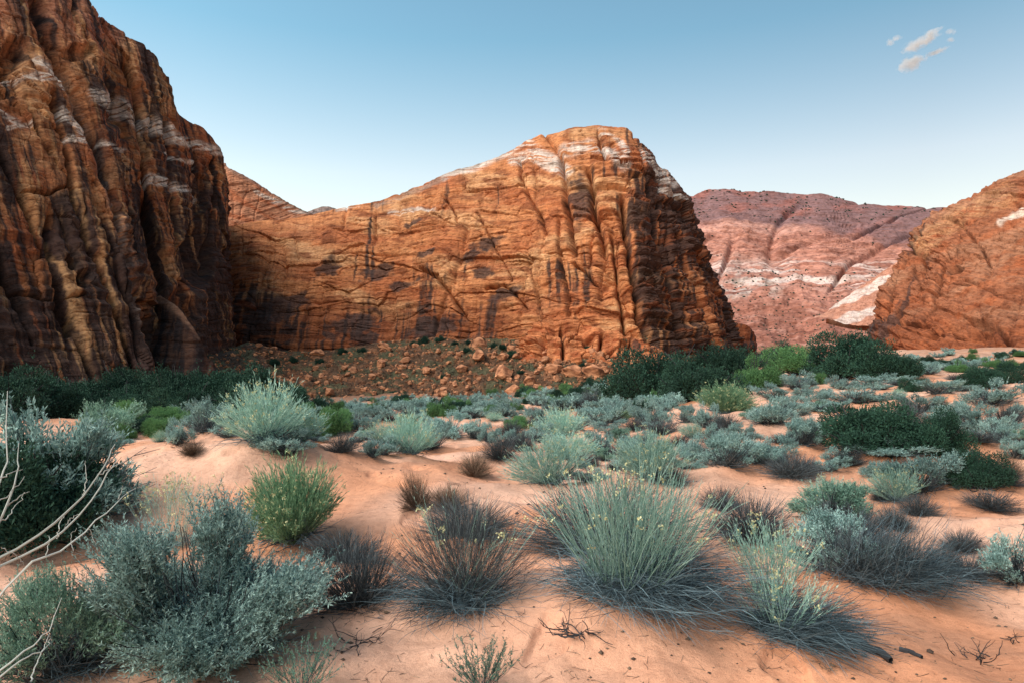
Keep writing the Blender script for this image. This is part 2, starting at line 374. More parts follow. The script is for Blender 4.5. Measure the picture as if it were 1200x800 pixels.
def cliff_relief(vert=1.0, bed=1.0, spall=1.0, lean=0.0, tilt=0.0, seed=0, but=1.0, cell=(11, 6)):
    def f(s, z, P, t):
        w = s + 2*noise(s*0.05, z*0.04, 0, seed+1) + 0.35*noise(s*0.3, z*0.3, 0, seed+30) + lean*z
        zz = z + tilt*s + 1.6*noise(s*0.035, z*0.06, 2, seed+2)
        d = but*2.4*fbm(w/26, z/150, 0, seed+3, 2)
        d += but*0.8*(0.5-np.abs(noise(w/11, z/90, 0, seed+4)))*vert
        # vertical joints
        for L, H, dep, wd, sd in ((12, 90, 2.0, 0.035, 5), (6, 40, 1.1, 0.05, 6), (2.8, 18, 0.45, 0.07, 7)):
            n = noise(w/L, z/H, 0, seed+sd); m = sstep(-0.15, 0.35, noise(s/18, z/14, 5, seed+sd+20))
            d -= vert*dep*np.exp(-(np.abs(n)/wd)**1.3)*m
        # broken slabs: straight-edged blocks at three sizes, each face tilted its own way
        q1 = 0.35*noise(s/6, z/6, 0, seed+40); q2 = 0.25*noise(s/2, z/2, 0, seed+41)
        cw, ch = cell
        k1 = sstep(-0.35, 0.25, noise(s/28, z/17, 0, seed+60)); k2 = sstep(-0.25, 0.3, noise(s/13, z/9, 0, seed+61))
        sw = s + lean*z + 0.5*noise(s/5, z/9, 0, seed+62); zs = z + tilt*s + 0.5*noise(s/12, z/4, 0, seed+63)
        d += spall*blocks(sw/cw, (zs+0.12*sw)/ch, seed+8, 0.60, 1.2, 0.35, 0.02)*(0.35+0.65*k1)
        d += spall*blocks((sw+0.35*zs)/(cw*0.42), zs/(ch*0.40), seed+9, 0.38, 0.8, 0.45, 0.03)*(0.15+0.85*k2)
        d += 0.35*spall*(0.5-np.abs(((zs+0.35*noise(s/9, z/3, 0, seed+64))/1.7) % 1.0-0.5)*2)*k1
        d += spall*blocks((w+q2)/(cw*0.15), (zz+q2)/(ch*0.13), seed+50, 0.07, 0.15, 0.08, 0.07)
        # bedding ledges
        b = fbm(s/40, zz/2.6, 0, seed+10, 3); d += bed*0.55*quantise(b, 4, 0.15)
        b = noise(s/14, zz/0.75, 0, seed+11); d += bed*0.22*b
        d += 0.20*fbm(P[..., 0]/1.9, P[..., 1]/1.9, P[..., 2]/1.3, seed+12, 3, 0.5)
        # thin dark partings along the beds and oblique breaks
        d -= bed*0.75*np.exp(-(np.abs(noise(s/34, zz/3.6, 0, seed+14))/0.035)**1.2)*sstep(-0.1, 0.2, noise(s/12, z/6, 3, seed+15))
        d += 0.45*fbm(P[..., 0]/6, P[..., 1]/6, P[..., 2]/4.5, seed+13, 2)
        return d
    return f
def streaks(s, z, seed, L=1.6, H=26, lean=0.0):
    w = s + lean*z
    return 0.6*fbm(w/L, z/H, 0, seed, 4) + 0.5*fbm(w/(L*6), z/(H*0.8), 0, seed+5, 3)
def band(px, py, pts, w, rag=0.7, seed=40):
    q = polyd(px, py+4*noise(px*0.04, py*0.04, 0, seed), pts)
    n = fbm(px*0.025, (py+0.1*px)*0.40, 0, seed+1, 4)
    return np.clip(sstep(w*1.2, w*0.4, q)*sstep(-0.35, 0.15, n+rag*0.35-0.2), 0, 1)

# ---- centre butte
CB = [(60, 470, 175, 130, 275, 205), (150, 462, 165, 200, 266, 198), (240, 460, 156, 270, 263, 190), (330, 455, 150, 360, 251, 184), (420, 450, 146, 440, 234, 178),
      (500, 448, 141, 520, 207, 173), (580, 446, 134, 600, 177, 168), (650, 448, 126, 640, 159, 164), (700, 446, 120, 690, 151, 160),
      (752, 440, 119, 738, 156, 158), (805, 434, 126, 770, 188, 159), (846, 424, 138, 790, 211, 163), (868, 418, 156, 802, 232, 172),
      (866, 420, 190, 796, 240, 195), (810, 425, 235, 740, 255, 230), (640, 430, 260, 600, 260, 250)]
cr_c = [([(608, 190), (612, 215), (628, 246), (640, 275)], 2.6, 2.4), ([(652, 258), (658, 302), (664, 330), (670, 372)], 2.6, 2.6),
        ([(656, 186), (660, 210), (668, 262), (676, 300)], 4, 3.4), ([(690, 204), (694, 230), (702, 264), (708, 300)], 4.5, 4.2),
        ([(730, 232), (734, 274), (748, 370), (764, 405)], 4.5, 5.0), ([(760, 215), (768, 250), (782, 300), (800, 395)], 4, 4.2), ([(716, 280), (724, 340), (734, 400)], 2.6, 2.4),
        ([(785, 240), (806, 300), (826, 360), (835, 405)], 3, 3.0), ([(810, 268), (830, 330), (845, 395)], 2.4, 2.0),
        ([(492, 314), (512, 326), (528, 345), (542, 368)], 2.4, 2.2), ([(568, 338), (588, 333), (603, 345), (616, 362)], 2.2, 1.8),
        ([(676, 314), (688, 322), (700, 338)], 2, 2.2), ([(520, 230), (530, 245), (536, 262)], 1.5, 1.2), ([(560, 250), (585, 300), (600, 330)], 1.5, 1.0),
        ([(620, 300), (628, 345), (636, 380)], 1.8, 1.4), ([(283, 262), (281, 300)], 1.5, 0.8), ([(640, 160), (648, 172), (656, 186)], 3, 2.0), ([(700, 156), (704, 172), (712, 196)], 3, 2.0), ([(744, 160), (748, 185), (756, 210)], 3, 2.0),
        ([(560, 205), (540, 222), (500, 232), (470, 236)], 1.8, 1.2), ([(400, 262), (470, 268), (540, 262), (600, 268)], 1.4, 0.9), ([(380, 300), (430, 296), (480, 300)], 1.6, 1.0)]
def col_centre(s, z, px, py, t, d, cd, P):
    C = np.ones(px.shape+(3,))*ORANGE
    n = fbm(px*0.012, py*0.03, 0, 61, 4); C = mixc(C, TAN, sstep(-0.05, 0.5, n)*0.75)
    n = fbm(px*0.01, py*0.045, 0, 62, 4); C = mixc(C, RUST, sstep(-0.1, 0.5, n)*0.7)
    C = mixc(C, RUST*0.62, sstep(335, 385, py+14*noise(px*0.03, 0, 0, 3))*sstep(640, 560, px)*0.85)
    C = mixc(C, RUST*0.45, sstep(330, 250, px)*sstep(270, 320, py)*0.8)  # shade of the corner by the left cliff, painted into the rock
    C = mixc(C, RUST, sstep(735, 800, px-(py-200)*0.28+20)*0.45)  # right face reddened and darkened, its shaded side put into the colour
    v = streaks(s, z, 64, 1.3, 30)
    zone = 0.75*sstep(330, 390, py)*sstep(630, 540, px) + 1.1*sstep(690, 750, px-(py-200)*0.15) + 0.30*sstep(0.1, 0.6, fbm(px*0.02, py*0.03, 0, 65, 3))  # right-face term paints shade on top of real varnish; lower left is streaking
    C = mixc(C, VARN_SHADE*0.8, sstep(0.36, 0.68, v+zone*0.66)*0.92)
    C = mixc(C, RUST*0.6, sstep(0.22, 0.5, fbm(px*0.035, py*0.11, 0, 67, 4))*0.75)
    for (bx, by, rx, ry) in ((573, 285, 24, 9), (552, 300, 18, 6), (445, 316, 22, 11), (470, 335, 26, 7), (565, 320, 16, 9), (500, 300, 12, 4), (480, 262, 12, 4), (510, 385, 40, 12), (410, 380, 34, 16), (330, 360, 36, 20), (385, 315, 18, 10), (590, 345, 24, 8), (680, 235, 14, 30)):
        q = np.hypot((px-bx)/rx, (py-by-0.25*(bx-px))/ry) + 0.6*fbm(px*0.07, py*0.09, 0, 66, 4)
        C = mixc(C, VARN_SHADE*1.1, sstep(1.05, 0.55, q)*0.85)
    for pts, w in (([(545, 200), (580, 184), (615, 170), (640, 182), (652, 192)], 8), ([(600, 190), (625, 186), (648, 196)], 6), ([(660, 182), (690, 176), (715, 185), (730, 200)], 9), ([(650, 196), (668, 203)], 7), ([(704, 158), (725, 168), (732, 182)], 5),
                   ([(752, 182), (772, 200), (788, 214)], 7), ([(455, 248), (485, 246), (510, 246)], 3), ([(560, 196), (520, 210)], 4), ([(420, 242), (395, 247)], 2.5), ([(775, 218), (800, 235)], 3)):
        C = mixc(C, PALE*np.array([0.86, 0.88, 0.92]), band(px, py, pts, w)*0.8)
    C = mixc(C, GREYR, band(px, py, [(600, 176), (560, 192), (500, 218), (440, 238)], 4, 1.2)*0.6)
    return C
relc = cliff_relief(vert=1.0, bed=1.0, spall=1.15, seed=100, cell=(22, 7))
def rel_centre(s, z, P, t):
    px, py = topx(P[..., 0], P[..., 1], P[..., 2])
    d = relc(s, z, P, t)*(0.62+0.55*sstep(640, 740, px))
    knob = sstep(0.80, 0.97, t)
    d = d + knob*2.6*(0.5-np.abs(noise(s/9, t*5, 0, 201)))*sstep(560, 640, px) 
    return d
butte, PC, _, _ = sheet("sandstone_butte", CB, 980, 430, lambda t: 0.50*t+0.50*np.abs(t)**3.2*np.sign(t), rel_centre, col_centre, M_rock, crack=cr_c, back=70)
tag(butte, "broad orange sandstone butte with pale caps and dark streaks in the middle of the view", "butte")

# ---- left cliff
CL = [(-1000, 520, 20, -1500, -700, 60), (-420, 490, 40, -560, -620, 75), (-160, 480, 54, -280, -380, 92), (0, 476, 66, -90, -190, 104), (100, 470, 75, 15, -95, 112), (150, 468, 80, 70, -42, 118), (186, 466, 84, 102, -3, 121),
      (204, 462, 99, 122, 26, 130), (222, 458, 103, 152, 45, 133), (240, 454, 109, 178, 60, 137), (252, 452, 114, 196, 90, 140), (262, 450, 119, 209, 134, 143), (270, 448, 126, 238, 154, 147),
      (275, 446, 134, 260, 186, 152), (262, 446, 155, 252, 205, 172), (200, 446, 190, 200, 215, 205), (60, 450, 220, 60, 220, 240)]
cr_l = [([(38, -40), (52, 30), (66, 62), (90, 118), (112, 170), (138, 245), (160, 320), (178, 380), (196, 440)], 8, 5.0),
        ([(-10, 150), (18, 205), (44, 262), (70, 330), (96, 400), (110, 440)], 4, 3.6), ([(60, 110), (74, 165), (86, 232), (112, 300), (138, 372), (160, 440)], 3.6, 3.2),
        ([(148, 70), (160, 105), (168, 160), (173, 220), (182, 300), (198, 380)], 5.5, 5.0), ([(193, 120), (197, 165), (206, 250), (220, 340)], 3.2, 3.4), ([(226, 180), (226, 230), (236, 320)], 3, 3.4), ([(246, 190), (250, 260), (246, 320)], 2.4, 2.6),
        ([(120, 60), (135, 110), (150, 160)], 4, 2.4), ([(100, 140), (130, 200), (146, 250)], 3, 2.4), ([(20, 90), (34, 130), (60, 180)], 2.4, 1.8), ([(-10, 260), (10, 320), (40, 400)], 3, 2.6), ([(30, 222), (55, 224), (84, 218)], 2.2, 2.0),
        ([(170, 56), (180, 90), (186, 120)], 3, 2.0), ([(0, 330), (60, 350), (100, 345)], 2, 1.2)]
ho_l = [(a_, b_, c_, d_, e_*0.55) for a_, b_, c_, d_, e_ in [(18, 62, 15, 20, 5), (0, 78, 16, 14, 3.5), (92, 62, 16, 11, 3.2), (84, 308, 8, 10, 3.2), (98, 325, 10, 12, 3.2), (48, 12, 14, 22, 3.5), (233, 232, 9, 30, 3.6), (232, 300, 18, 44, 5), (135, 135, 14, 16, 2.4), (215, 375, 20, 40, 4)]]
def col_left(s, z, px, py, t, d, cd, P):
    C = np.ones(px.shape+(3,))*np.array([0.30, 0.118, 0.048])
    C = mixc(C, TAN, sstep(0.0, 0.5, fbm(px*0.018, py*0.02, 0, 71, 4))*0.7)
    C = mixc(C, RUST*0.75, sstep(-0.1, 0.45, fbm(px*0.02, py*0.02, 0, 72, 4))*0.8)
    C = mixc(C, PINK*0.9, sstep(60, -10, py-px*0.2)*0.5)
    v = streaks(s, z, 74, 1.1, 26, 0.12)
    zone = 0.58+0.55*sstep(180, 350, py) + 0.25*sstep(100, 200, px) + 0.3*sstep(0.0, 0.5, fbm(px*0.02, py*0.02, 0, 75, 3))  # varnish thickens towards foot and corner, carrying painted shade with it
    C = mixc(C, VARN_SHADE*0.75, sstep(0.34, 0.68, v+zone*0.62)*0.93)
    C = mixc(C, np.array([0.50, 0.27, 0.12]), sstep(0.15, 0.55, streaks(s, z, 76, 0.8, 16, 0.12))*0.6)
    C = mixc(C, VARN_SHADE*0.5, sstep(0.30, 0.55, streaks(s, z, 77, 0.55, 18, 0.14))*0.75)
    C = mixc(C, GREYR*0.8, band(px, py, [(70, 80), (92, 128), (120, 195), (150, 290), (175, 380), (188, 420)], 9, 1.2)*0.65)
    for pts, w in (([(42, 74), (58, 84), (72, 100)], 7), ([(0, 92), (30, 90), (60, 96), (72, 102)], 5), ([(70, 132), (84, 140), (96, 160)], 7), ([(110, 112), (135, 122), (160, 138), (195, 152)], 9), ([(0, 128), (24, 144)], 5), ([(10, 148), (40, 144)], 3),
                   ([(198, 160), (226, 172), (258, 180)], 6), ([(172, 204), (205, 218), (230, 232)], 6), ([(195, 182), (225, 196)], 3), ([(78, 164), (100, 168)], 4), ([(120, 165), (145, 176)], 4)):
        C = mixc(C, PALE*0.95, band(px, py, pts, w, 0.9, 44)*0.72)
    return C
rell = cliff_relief(vert=1.5, bed=0.55, spall=1.25, lean=0.12, seed=300, but=0.25, cell=(8, 20))
cliff, PL, _, _ = sheet("sandstone_cliff", CL, 760, 620, lambda t: 0.75*t+0.25*np.abs(t)**2.5*np.sign(t), rell, col_left, M_cliff, crack=cr_l, hole=ho_l, back=70, amp=0.70, lean=0.16)
tag(cliff, "towering dark red cliff with leaning fractures and pale bands on the left", "cliff")

# ---- right cliff
CR = [(1240, 430, 230, 1260, 280, 230), (1100, 430, 190, 1130, 262, 195), (1022, 424, 132, 1092, 253, 168, -17), (1050, 424, 114, 1118, 240, 160, -8), (1095, 424, 102, 1150, 222, 155, -4), (1150, 424, 93, 1185, 203, 152),
      (1215, 424, 86, 1235, 182, 150), (1330, 424, 80, 1330, 155, 150), (1700, 430, 76, 1700, 120, 150)]
cr_r = [([(1098, 255), (1125, 262), (1150, 290), (1160, 310)], 2, 1.2), ([(1060, 290), (1085, 300), (1075, 340), (1052, 372)], 3, 2.4), ([(1105, 385), (1135, 372), (1165, 380), (1185, 402)], 3.5, 3.4),
        ([(1110, 300), (1100, 340), (1085, 380)], 3, 2.0), ([(1075, 395), (1110, 388), (1150, 392)], 2.5, 2.2), ([(1030, 385), (1060, 380), (1090, 385)], 2.2, 1.8), ([(1130, 330), (1170, 345), (1200, 340)], 2, 1.4), ([(1062, 300), (1048, 335), (1036, 380)], 2.5, 2)]
ho_r = [(1120, 317, 10, 5, 3), (1096, 395, 12, 4, 2), (1078, 318, 8, 12, 1.5), (1150, 388, 14, 5, 2.5)]
def col_right(s, z, px, py, t, d, cd, P):
    C = np.ones(px.shape+(3,))*np.array([0.28, 0.10, 0.048])
    lay = py + 0.35*(px-1100)
    C = mixc(C, np.array([0.34, 0.16, 0.09]), sstep(-0.1, 0.4, fbm(px*0.008, lay*0.045, 0, 81, 4))*0.7)
    C = mixc(C, RUST, sstep(-0.1, 0.4, fbm(px*0.01, lay*0.07, 0, 82, 4))*0.7)
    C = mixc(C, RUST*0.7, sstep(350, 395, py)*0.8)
    C = mixc(C, VARN_SHADE*1.2, sstep(0.55, 0.8, streaks(s, z, 84, 2, 14)+0.45*sstep(1110, 1040, px-(400-py)*0.25))*0.8)  # varnish streaks; left edge also painted darker against the strong sun
    C = mixc(C, PALE, band(px, py, [(1172, 262), (1200, 247), (1230, 240)], 5)*0.7)
    C = mixc(C, TAN*0.9, band(px, py, [(1080, 290), (1130, 250), (1180, 225)], 14)*0.5)
    return C
relr = cliff_relief(vert=0.4, bed=1.7, spall=0.9, tilt=0.28, seed=500, but=0.7, cell=(11, 3.2))
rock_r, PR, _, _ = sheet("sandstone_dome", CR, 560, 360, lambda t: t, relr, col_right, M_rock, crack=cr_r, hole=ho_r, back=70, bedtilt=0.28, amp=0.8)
tag(rock_r, "rounded orange rock face with slanting thin layers at the right edge", "rock face")

# ---- ridge behind the gap between left cliff and butte
CG = [(120, 300, 210, 200, 160, 235), (235, 300, 205, 255, 186, 230), (268, 300, 203, 272, 199, 228), (290, 300, 205, 300, 214, 230), (330, 300, 210, 330, 234, 232), (375, 300, 218, 362, 250, 236), (430, 300, 240, 400, 262, 250)]
def col_ridge(s, z, px, py, t, d, cd, P):
    C = np.ones(px.shape+(3,))*np.array([0.38, 0.16, 0.085])
    C = mixc(C, RUST, sstep(-0.1, 0.4, fbm(px*0.02, (py-px*0.5)*0.1, 0, 91, 4))*0.8)
    C = mixc(C, PALE*0.75, band(px, py, [(300, 224), (330, 242), (360, 252)], 4, 0.5)*0.7)
    return mixc(C, GREYR*0.8, sstep(0.93, 1.0, t)*0.6)
o, _, _, _ = sheet("rock_ridge", CG, 220, 150, lambda t: t, cliff_relief(0.6, 1.4, 0.6, tilt=-0.5, seed=700, but=0.5), col_ridge, M_rock, back=60, amp=0.6)
tag(o, "sloping rust red ridge peeking between the left cliff and the butte", "ridge")
CGr = [(330, 275, 480, 350, 256, 500), (360, 270, 480, 366, 246, 500), (380, 270, 480, 381, 242, 500), (400, 270, 480, 396, 246, 500), (425, 275, 480, 412, 256, 500)]
o, _, _, _ = sheet("distant_hill", CGr, 70, 40, lambda t: t, cliff_relief(0.3, 1.0, 0.5, seed=720, but=0.5), lambda s, z, px, py, t, d, cd, P: np.ones(px.shape+(3,))*np.array([0.20, 0.145, 0.13])*(1+0.5*fbm(px*0.2, py*0.3, 0, 3, 3)[..., None]), M_rock, back=60, amp=0.8)
tag(o, "tiny grey brown hill on the skyline left of the butte", "hill")

# ---- far mesa
CM = [(560, 420, 420, 560, 262, 900), (700, 420, 430, 700, 238, 900), (780, 420, 440, 785, 231, 900), (830, 420, 440, 832, 223, 900), (862, 420, 440, 862, 221, 900), (900, 420, 440, 900, 226, 905), (940, 420, 440, 938, 229, 910), (965, 420, 430, 966, 226, 905),
      (1000, 420, 420, 1000, 236, 900), (1050, 420, 400, 1050, 242, 900), (1100, 420, 390, 1100, 244, 900), (1200, 420, 390, 1200, 240, 900), (1500, 420, 400, 1500, 236, 900)]
def g_mesa(t):
    t = np.clip(t, -0.2, 1.2); return np.interp(t, [-0.2, 0, 0.42, 0.5, 0.74, 0.8, 1.0], [-0.1, 0, 0.36, 0.42, 0.60, 0.68, 1.0])
def rel_mesa(s, z, P, t):
    d = 9*fbm(s/120, z/160, 0, 801, 3) + 5*(0.5-np.abs(noise((s+0.5*z)/40, z/90, 0, 802)))
    zz = z+4*noise(s/90, z/40, 0, 803)
    d += 5*quantise(fbm(s/160, zz/14, 0, 804, 3), 4, 0.12) + 1.8*fbm(s/14, z/9, 0, 805, 3, .5)
    d -= 6*np.exp(-(noise((s-0.6*z)/55, z/120, 0, 806)/0.08)**2)*sstep(0.3, .5, t)
    return d
def col_mesa(s, z, px, py, t, d, cd, P):
    C = np.ones(px.shape+(3,))*np.array([0.40, 0.18, 0.13])
    pj = py + 5*fbm(px*0.02, py*0.02, 0, 811, 3)
    top = np.array([0.205, 0.11, 0.105]); C = mixc(C, top, sstep(272, 262, pj-(px-930)*0.10*(px > 930)*1.6))
    C = mixc(C, np.array([0.30, 0.11, 0.085]), sstep(0.0, 0.5, fbm(px*0.02, py*0.06, 0, 812, 4))*sstep(300, 250, pj)*0.7)
    C = mixc(C, np.array([0.52, 0.27, 0.21]), sstep(262, 270, pj)*sstep(282, 272, pj)*sstep(1000, 880, px)*0.8)
    wl = fbm(px*0.012, py*0.16, 0, 813, 4)
    C = mixc(C, np.array([0.60, 0.47, 0.42]), sstep(300, 318, pj)*sstep(350, 335, pj)*sstep(-0.15, 0.25, wl)*0.85)
    C = mixc(C, np.array([0.46, 0.38, 0.34]), sstep(322, 332, pj)*sstep(362, 350, pj)*sstep(-0.1, 0.3, fbm(px*0.05, py*0.12, 0, 814, 4))*sstep(930, 890, px)*0.9)
    C = mixc(C, np.array([0.27, 0.11, 0.08]), sstep(0.05, 0.25, fbm(px*0.006, (py+0.05*px)*0.30, 0, 816, 3))*sstep(262, 275, pj)*0.7)
    C = mixc(C, np.array([0.27, 0.105, 0.07]), sstep(352, 366, pj)*0.85)
    C = mixc(C, np.array([0.48, 0.24, 0.18]), sstep(352, 366, pj)*sstep(0.15, 0.5, fbm(px*0.03, py*0.25, 0, 815, 4))*0.6)
    return C
mesa, PM, mpx, mpy = sheet("mesa", CM, 760, 300, g_mesa, rel_mesa, col_mesa, M_far, back=250)
tag(mesa, "broad purple topped mesa with pink and white bands far off in the gap", "mesa")
# striped slickrock hump in front of the mesa
CW = [(955, 372, 330, 968, 366, 345), (975, 374, 322, 985, 352, 350), (995, 376, 316, 1010, 335, 352), (1020, 376, 312, 1035, 318, 354), (1045, 376, 310, 1060, 303, 356), (1080, 376, 310, 1085, 296, 358), (1130, 376, 315, 1125, 300, 360), (1180, 380, 330, 1170, 340, 365)]
def col_hump(s, z, px, py, t, d, cd, P):
    q = (py + 0.42*(px-1000)) + 3*noise(px*0.05, py*0.05, 0, 3)
    st = 0.5+0.5*np.sin(q*0.24)
    C = np.ones(px.shape+(3,))*np.array([0.44, 0.20, 0.13]); return mixc(C, np.array([0.60, 0.48, 0.42]), sstep(0.5, 0.8, st)*0.85)
o, _, _, _ = sheet("striped_hill", CW, 200, 90, lambda t: t, lambda s, z, P, t: 1.6*fbm(s/20, z/8, 0, 820, 4)+0.6*fbm(s/6, z/2.2, 0, 821, 4), col_hump, M_rock, back=50)
tag(o, "small smooth hill with slanting white and red stripes beside the right rock face", "hill")

# ---- talus, ledges and fin at the foot of the walls
CT = [(150, 474, 92, 170, 445, 112), (230, 474, 92, 235, 420, 116), (290, 474, 94, 290, 402, 134), (335, 474, 96, 335, 412, 142), (400, 474, 98, 400, 408, 144), (470, 474, 98, 470, 398, 142), (540, 474, 98, 540, 396, 136),
      (600, 473, 96, 600, 398, 130), (660, 470, 94, 660, 405, 122), (720, 464, 92, 720, 412, 117), (780, 455, 90, 780, 418, 116), (840, 445, 92, 845, 412, 132), (900, 440, 110, 895, 418, 150)]
def rel_talus(s, z, P, t):
    return 0.9*fbm(s/9, P[..., 1]/9, 0, 850, 3)+0.5*quantise(fbm(s/2.4, P[..., 1]/3, 0, 851, 3), 3, 0.15)+0.25*fbm(s/0.8, P[..., 1]/1.2, z, 852, 3)
def col_talus(s, z, px, py, t, d, cd, P):
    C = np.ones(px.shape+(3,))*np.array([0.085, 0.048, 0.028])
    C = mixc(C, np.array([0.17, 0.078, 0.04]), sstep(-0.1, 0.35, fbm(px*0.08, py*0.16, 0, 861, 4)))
    C = mixc(C, np.array([0.055, 0.04, 0.03]), sstep(330, 270, px)*0.9)  # left end: dark scrub and the corner's shade painted in one tone
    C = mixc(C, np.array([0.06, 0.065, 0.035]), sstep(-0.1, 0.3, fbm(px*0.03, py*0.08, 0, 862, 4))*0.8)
    return C
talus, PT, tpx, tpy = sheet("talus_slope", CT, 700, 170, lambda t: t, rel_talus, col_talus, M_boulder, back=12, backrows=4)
tag(talus, kind='structure')
CE = [(590, 462, 113, 600, 415, 128), (610, 460, 110, 616, 388, 124), (640, 458, 108, 640, 366, 122), (675, 458, 107, 674, 372, 121), (705, 456, 106, 704, 386, 119), (735, 452, 105, 734, 392, 118), (765, 448, 106, 758, 402, 118), (788, 444, 112, 775, 412, 122), (795, 444, 124, 785, 420, 128)]
def col_ledge(s, z, px, py, t, d, cd, P):
    C = np.ones(px.shape+(3,))*np.array([0.46, 0.17, 0.07])
    C = mixc(C, RUST, sstep(-0.1, 0.4, fbm(px*0.05, py*0.09, 0, 871, 4))*0.9); return mixc(C, VARN_SHADE, sstep(0.5, 0.8, streaks(s, z, 872, 1.2, 6)+0.15)*0.8)
o, _, _, _ = sheet("rock_ledge", CE, 360, 150, lambda t: t, cliff_relief(0.7, 2.4, 1.5, seed=900, but=0.7), col_ledge, M_rock, back=16, amp=0.9, hole=((634, 400, 5, 12, 2), (690, 398, 8, 6, 2)), crack=(([(660, 380), (662, 440)], 2.5, 3), ([(705, 392), (700, 440)], 2.5, 2.5), ([(740, 396), (738, 440)], 2, 2)))
tag(o, "blocky reddish ledges stepping out at the foot of the butte", "ledge")
CF = [(120, 470, 96, 150, 330, 118), (150, 470, 93, 178, 342, 112), (178, 470, 90, 200, 355, 106), (205, 470, 89, 218, 372, 103), (228, 470, 90, 234, 396, 102), (248, 470, 93, 248, 424, 104), (264, 470, 98, 262, 450, 106), (280, 472, 106, 276, 464, 110)]
def col_fin(s, z, px, py, t, d, cd, P):
    C = np.ones(px.shape+(3,))*np.array([0.11, 0.05, 0.03]); C = mixc(C, VARN_SHADE*0.7, sstep(0.0, 0.4, streaks(s, z, 882, 1.5, 10)+0.2))  # dark tones paint the corner's shade onto the fin
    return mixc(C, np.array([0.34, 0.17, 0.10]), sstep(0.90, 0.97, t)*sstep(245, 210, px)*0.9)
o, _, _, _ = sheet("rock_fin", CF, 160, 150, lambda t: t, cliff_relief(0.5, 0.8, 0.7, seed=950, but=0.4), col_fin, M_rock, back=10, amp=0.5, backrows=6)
tag(o, "curved brown rock fin in the dark corner between the cliff and the butte", "rock fin")
CK = [(840, 425, 176, 850, 392, 184), (856, 425, 172, 860, 381, 180), (870, 425, 171, 871, 380, 179), (882, 425, 173, 880, 384, 181), (889, 425, 180, 886, 396, 186), (880, 425, 190, 880, 400, 192)]
o, _, _, _ = sheet("rock_stub", CK, 90, 70, lambda t: t, cliff_relief(0.8, 1.6, 0.8, seed=970, but=0.4), lambda s, z, px, py, t, d, cd, P: mixc(np.ones(px.shape+(3,))*RUST*0.9, VARN_SHADE, sstep(0.2, 0.7, streaks(s, z, 3, 2, 10)+.2)), M_rock, back=14, amp=0.5, backrows=6)
tag(o, "low dark red rock stub at the right foot of the butte", "rock")

# ------------------------------------------------------------------ ground sheet
def build_ground():
    th = np.concatenate([np.linspace(-180, -50, 90)[:-1], np.linspace(-50, 50, 760)[:-1], np.linspace(50, 180, 90)])
    th = np.radians(th)
    r = np.concatenate([[0.02, 0.4, 0.9, 1.5, 2.0], np.exp(np.linspace(math.log(2.5), math.log(60), 560)), np.exp(np.linspace(math.log(61), math.log(6000), 200))])
    R, T = np.meshgrid(r, th, indexing='ij')
    x = R*np.sin(T); y = R*np.cos(T)
    yy = np.where(np.abs(T) > math.radians(58), np.maximum(R*math.cos(math.radians(58)), 0), y)
    z = terrain0(x, np.maximum(y, 0.45*R))
    for (mx, my, mr, mh) in MOUNDS:
        k = (np.abs(x-mx) < 3*mr) & (np.abs(y-my) < 3*mr)
        z[k] += mh*np.exp(-((x[k]-mx)**2+(y[k]-my)**2)/(mr*mr))
    P = np.stack([x, y, z], -1)
    me = mesh("desert_floor", P, gridfaces(len(r), len(th))[:, ::-1], M_sand, smooth=True)
    C = np.ones(x.shape+(3,))*np.array([0.74, 0.42, 0.29])
    n = fbm(x*0.25, y*0.25, 0, 21, 3); C = mixc(C, np.array([0.66, 0.285, 0.15]), sstep(-0.25, 0.45, n)*0.9)
    # organic litter and crust away from the bare dunes
    d = np.hypot(x, y)
    lit = sstep(0.12, 0.5, fbm(x*0.8, y*0.8, 0, 23, 4))*0.35 + sstep(24, 50, d)*0.25*sstep(-0.2, 0.3, fbm(x*0.1, y*0.1, 0, 24, 3))
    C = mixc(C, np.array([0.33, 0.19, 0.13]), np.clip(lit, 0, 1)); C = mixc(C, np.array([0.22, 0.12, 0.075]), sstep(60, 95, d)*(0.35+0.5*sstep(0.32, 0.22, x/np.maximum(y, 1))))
    setcol(me, C); o = link("desert_ground", me); tag(o, kind='structure'); return o
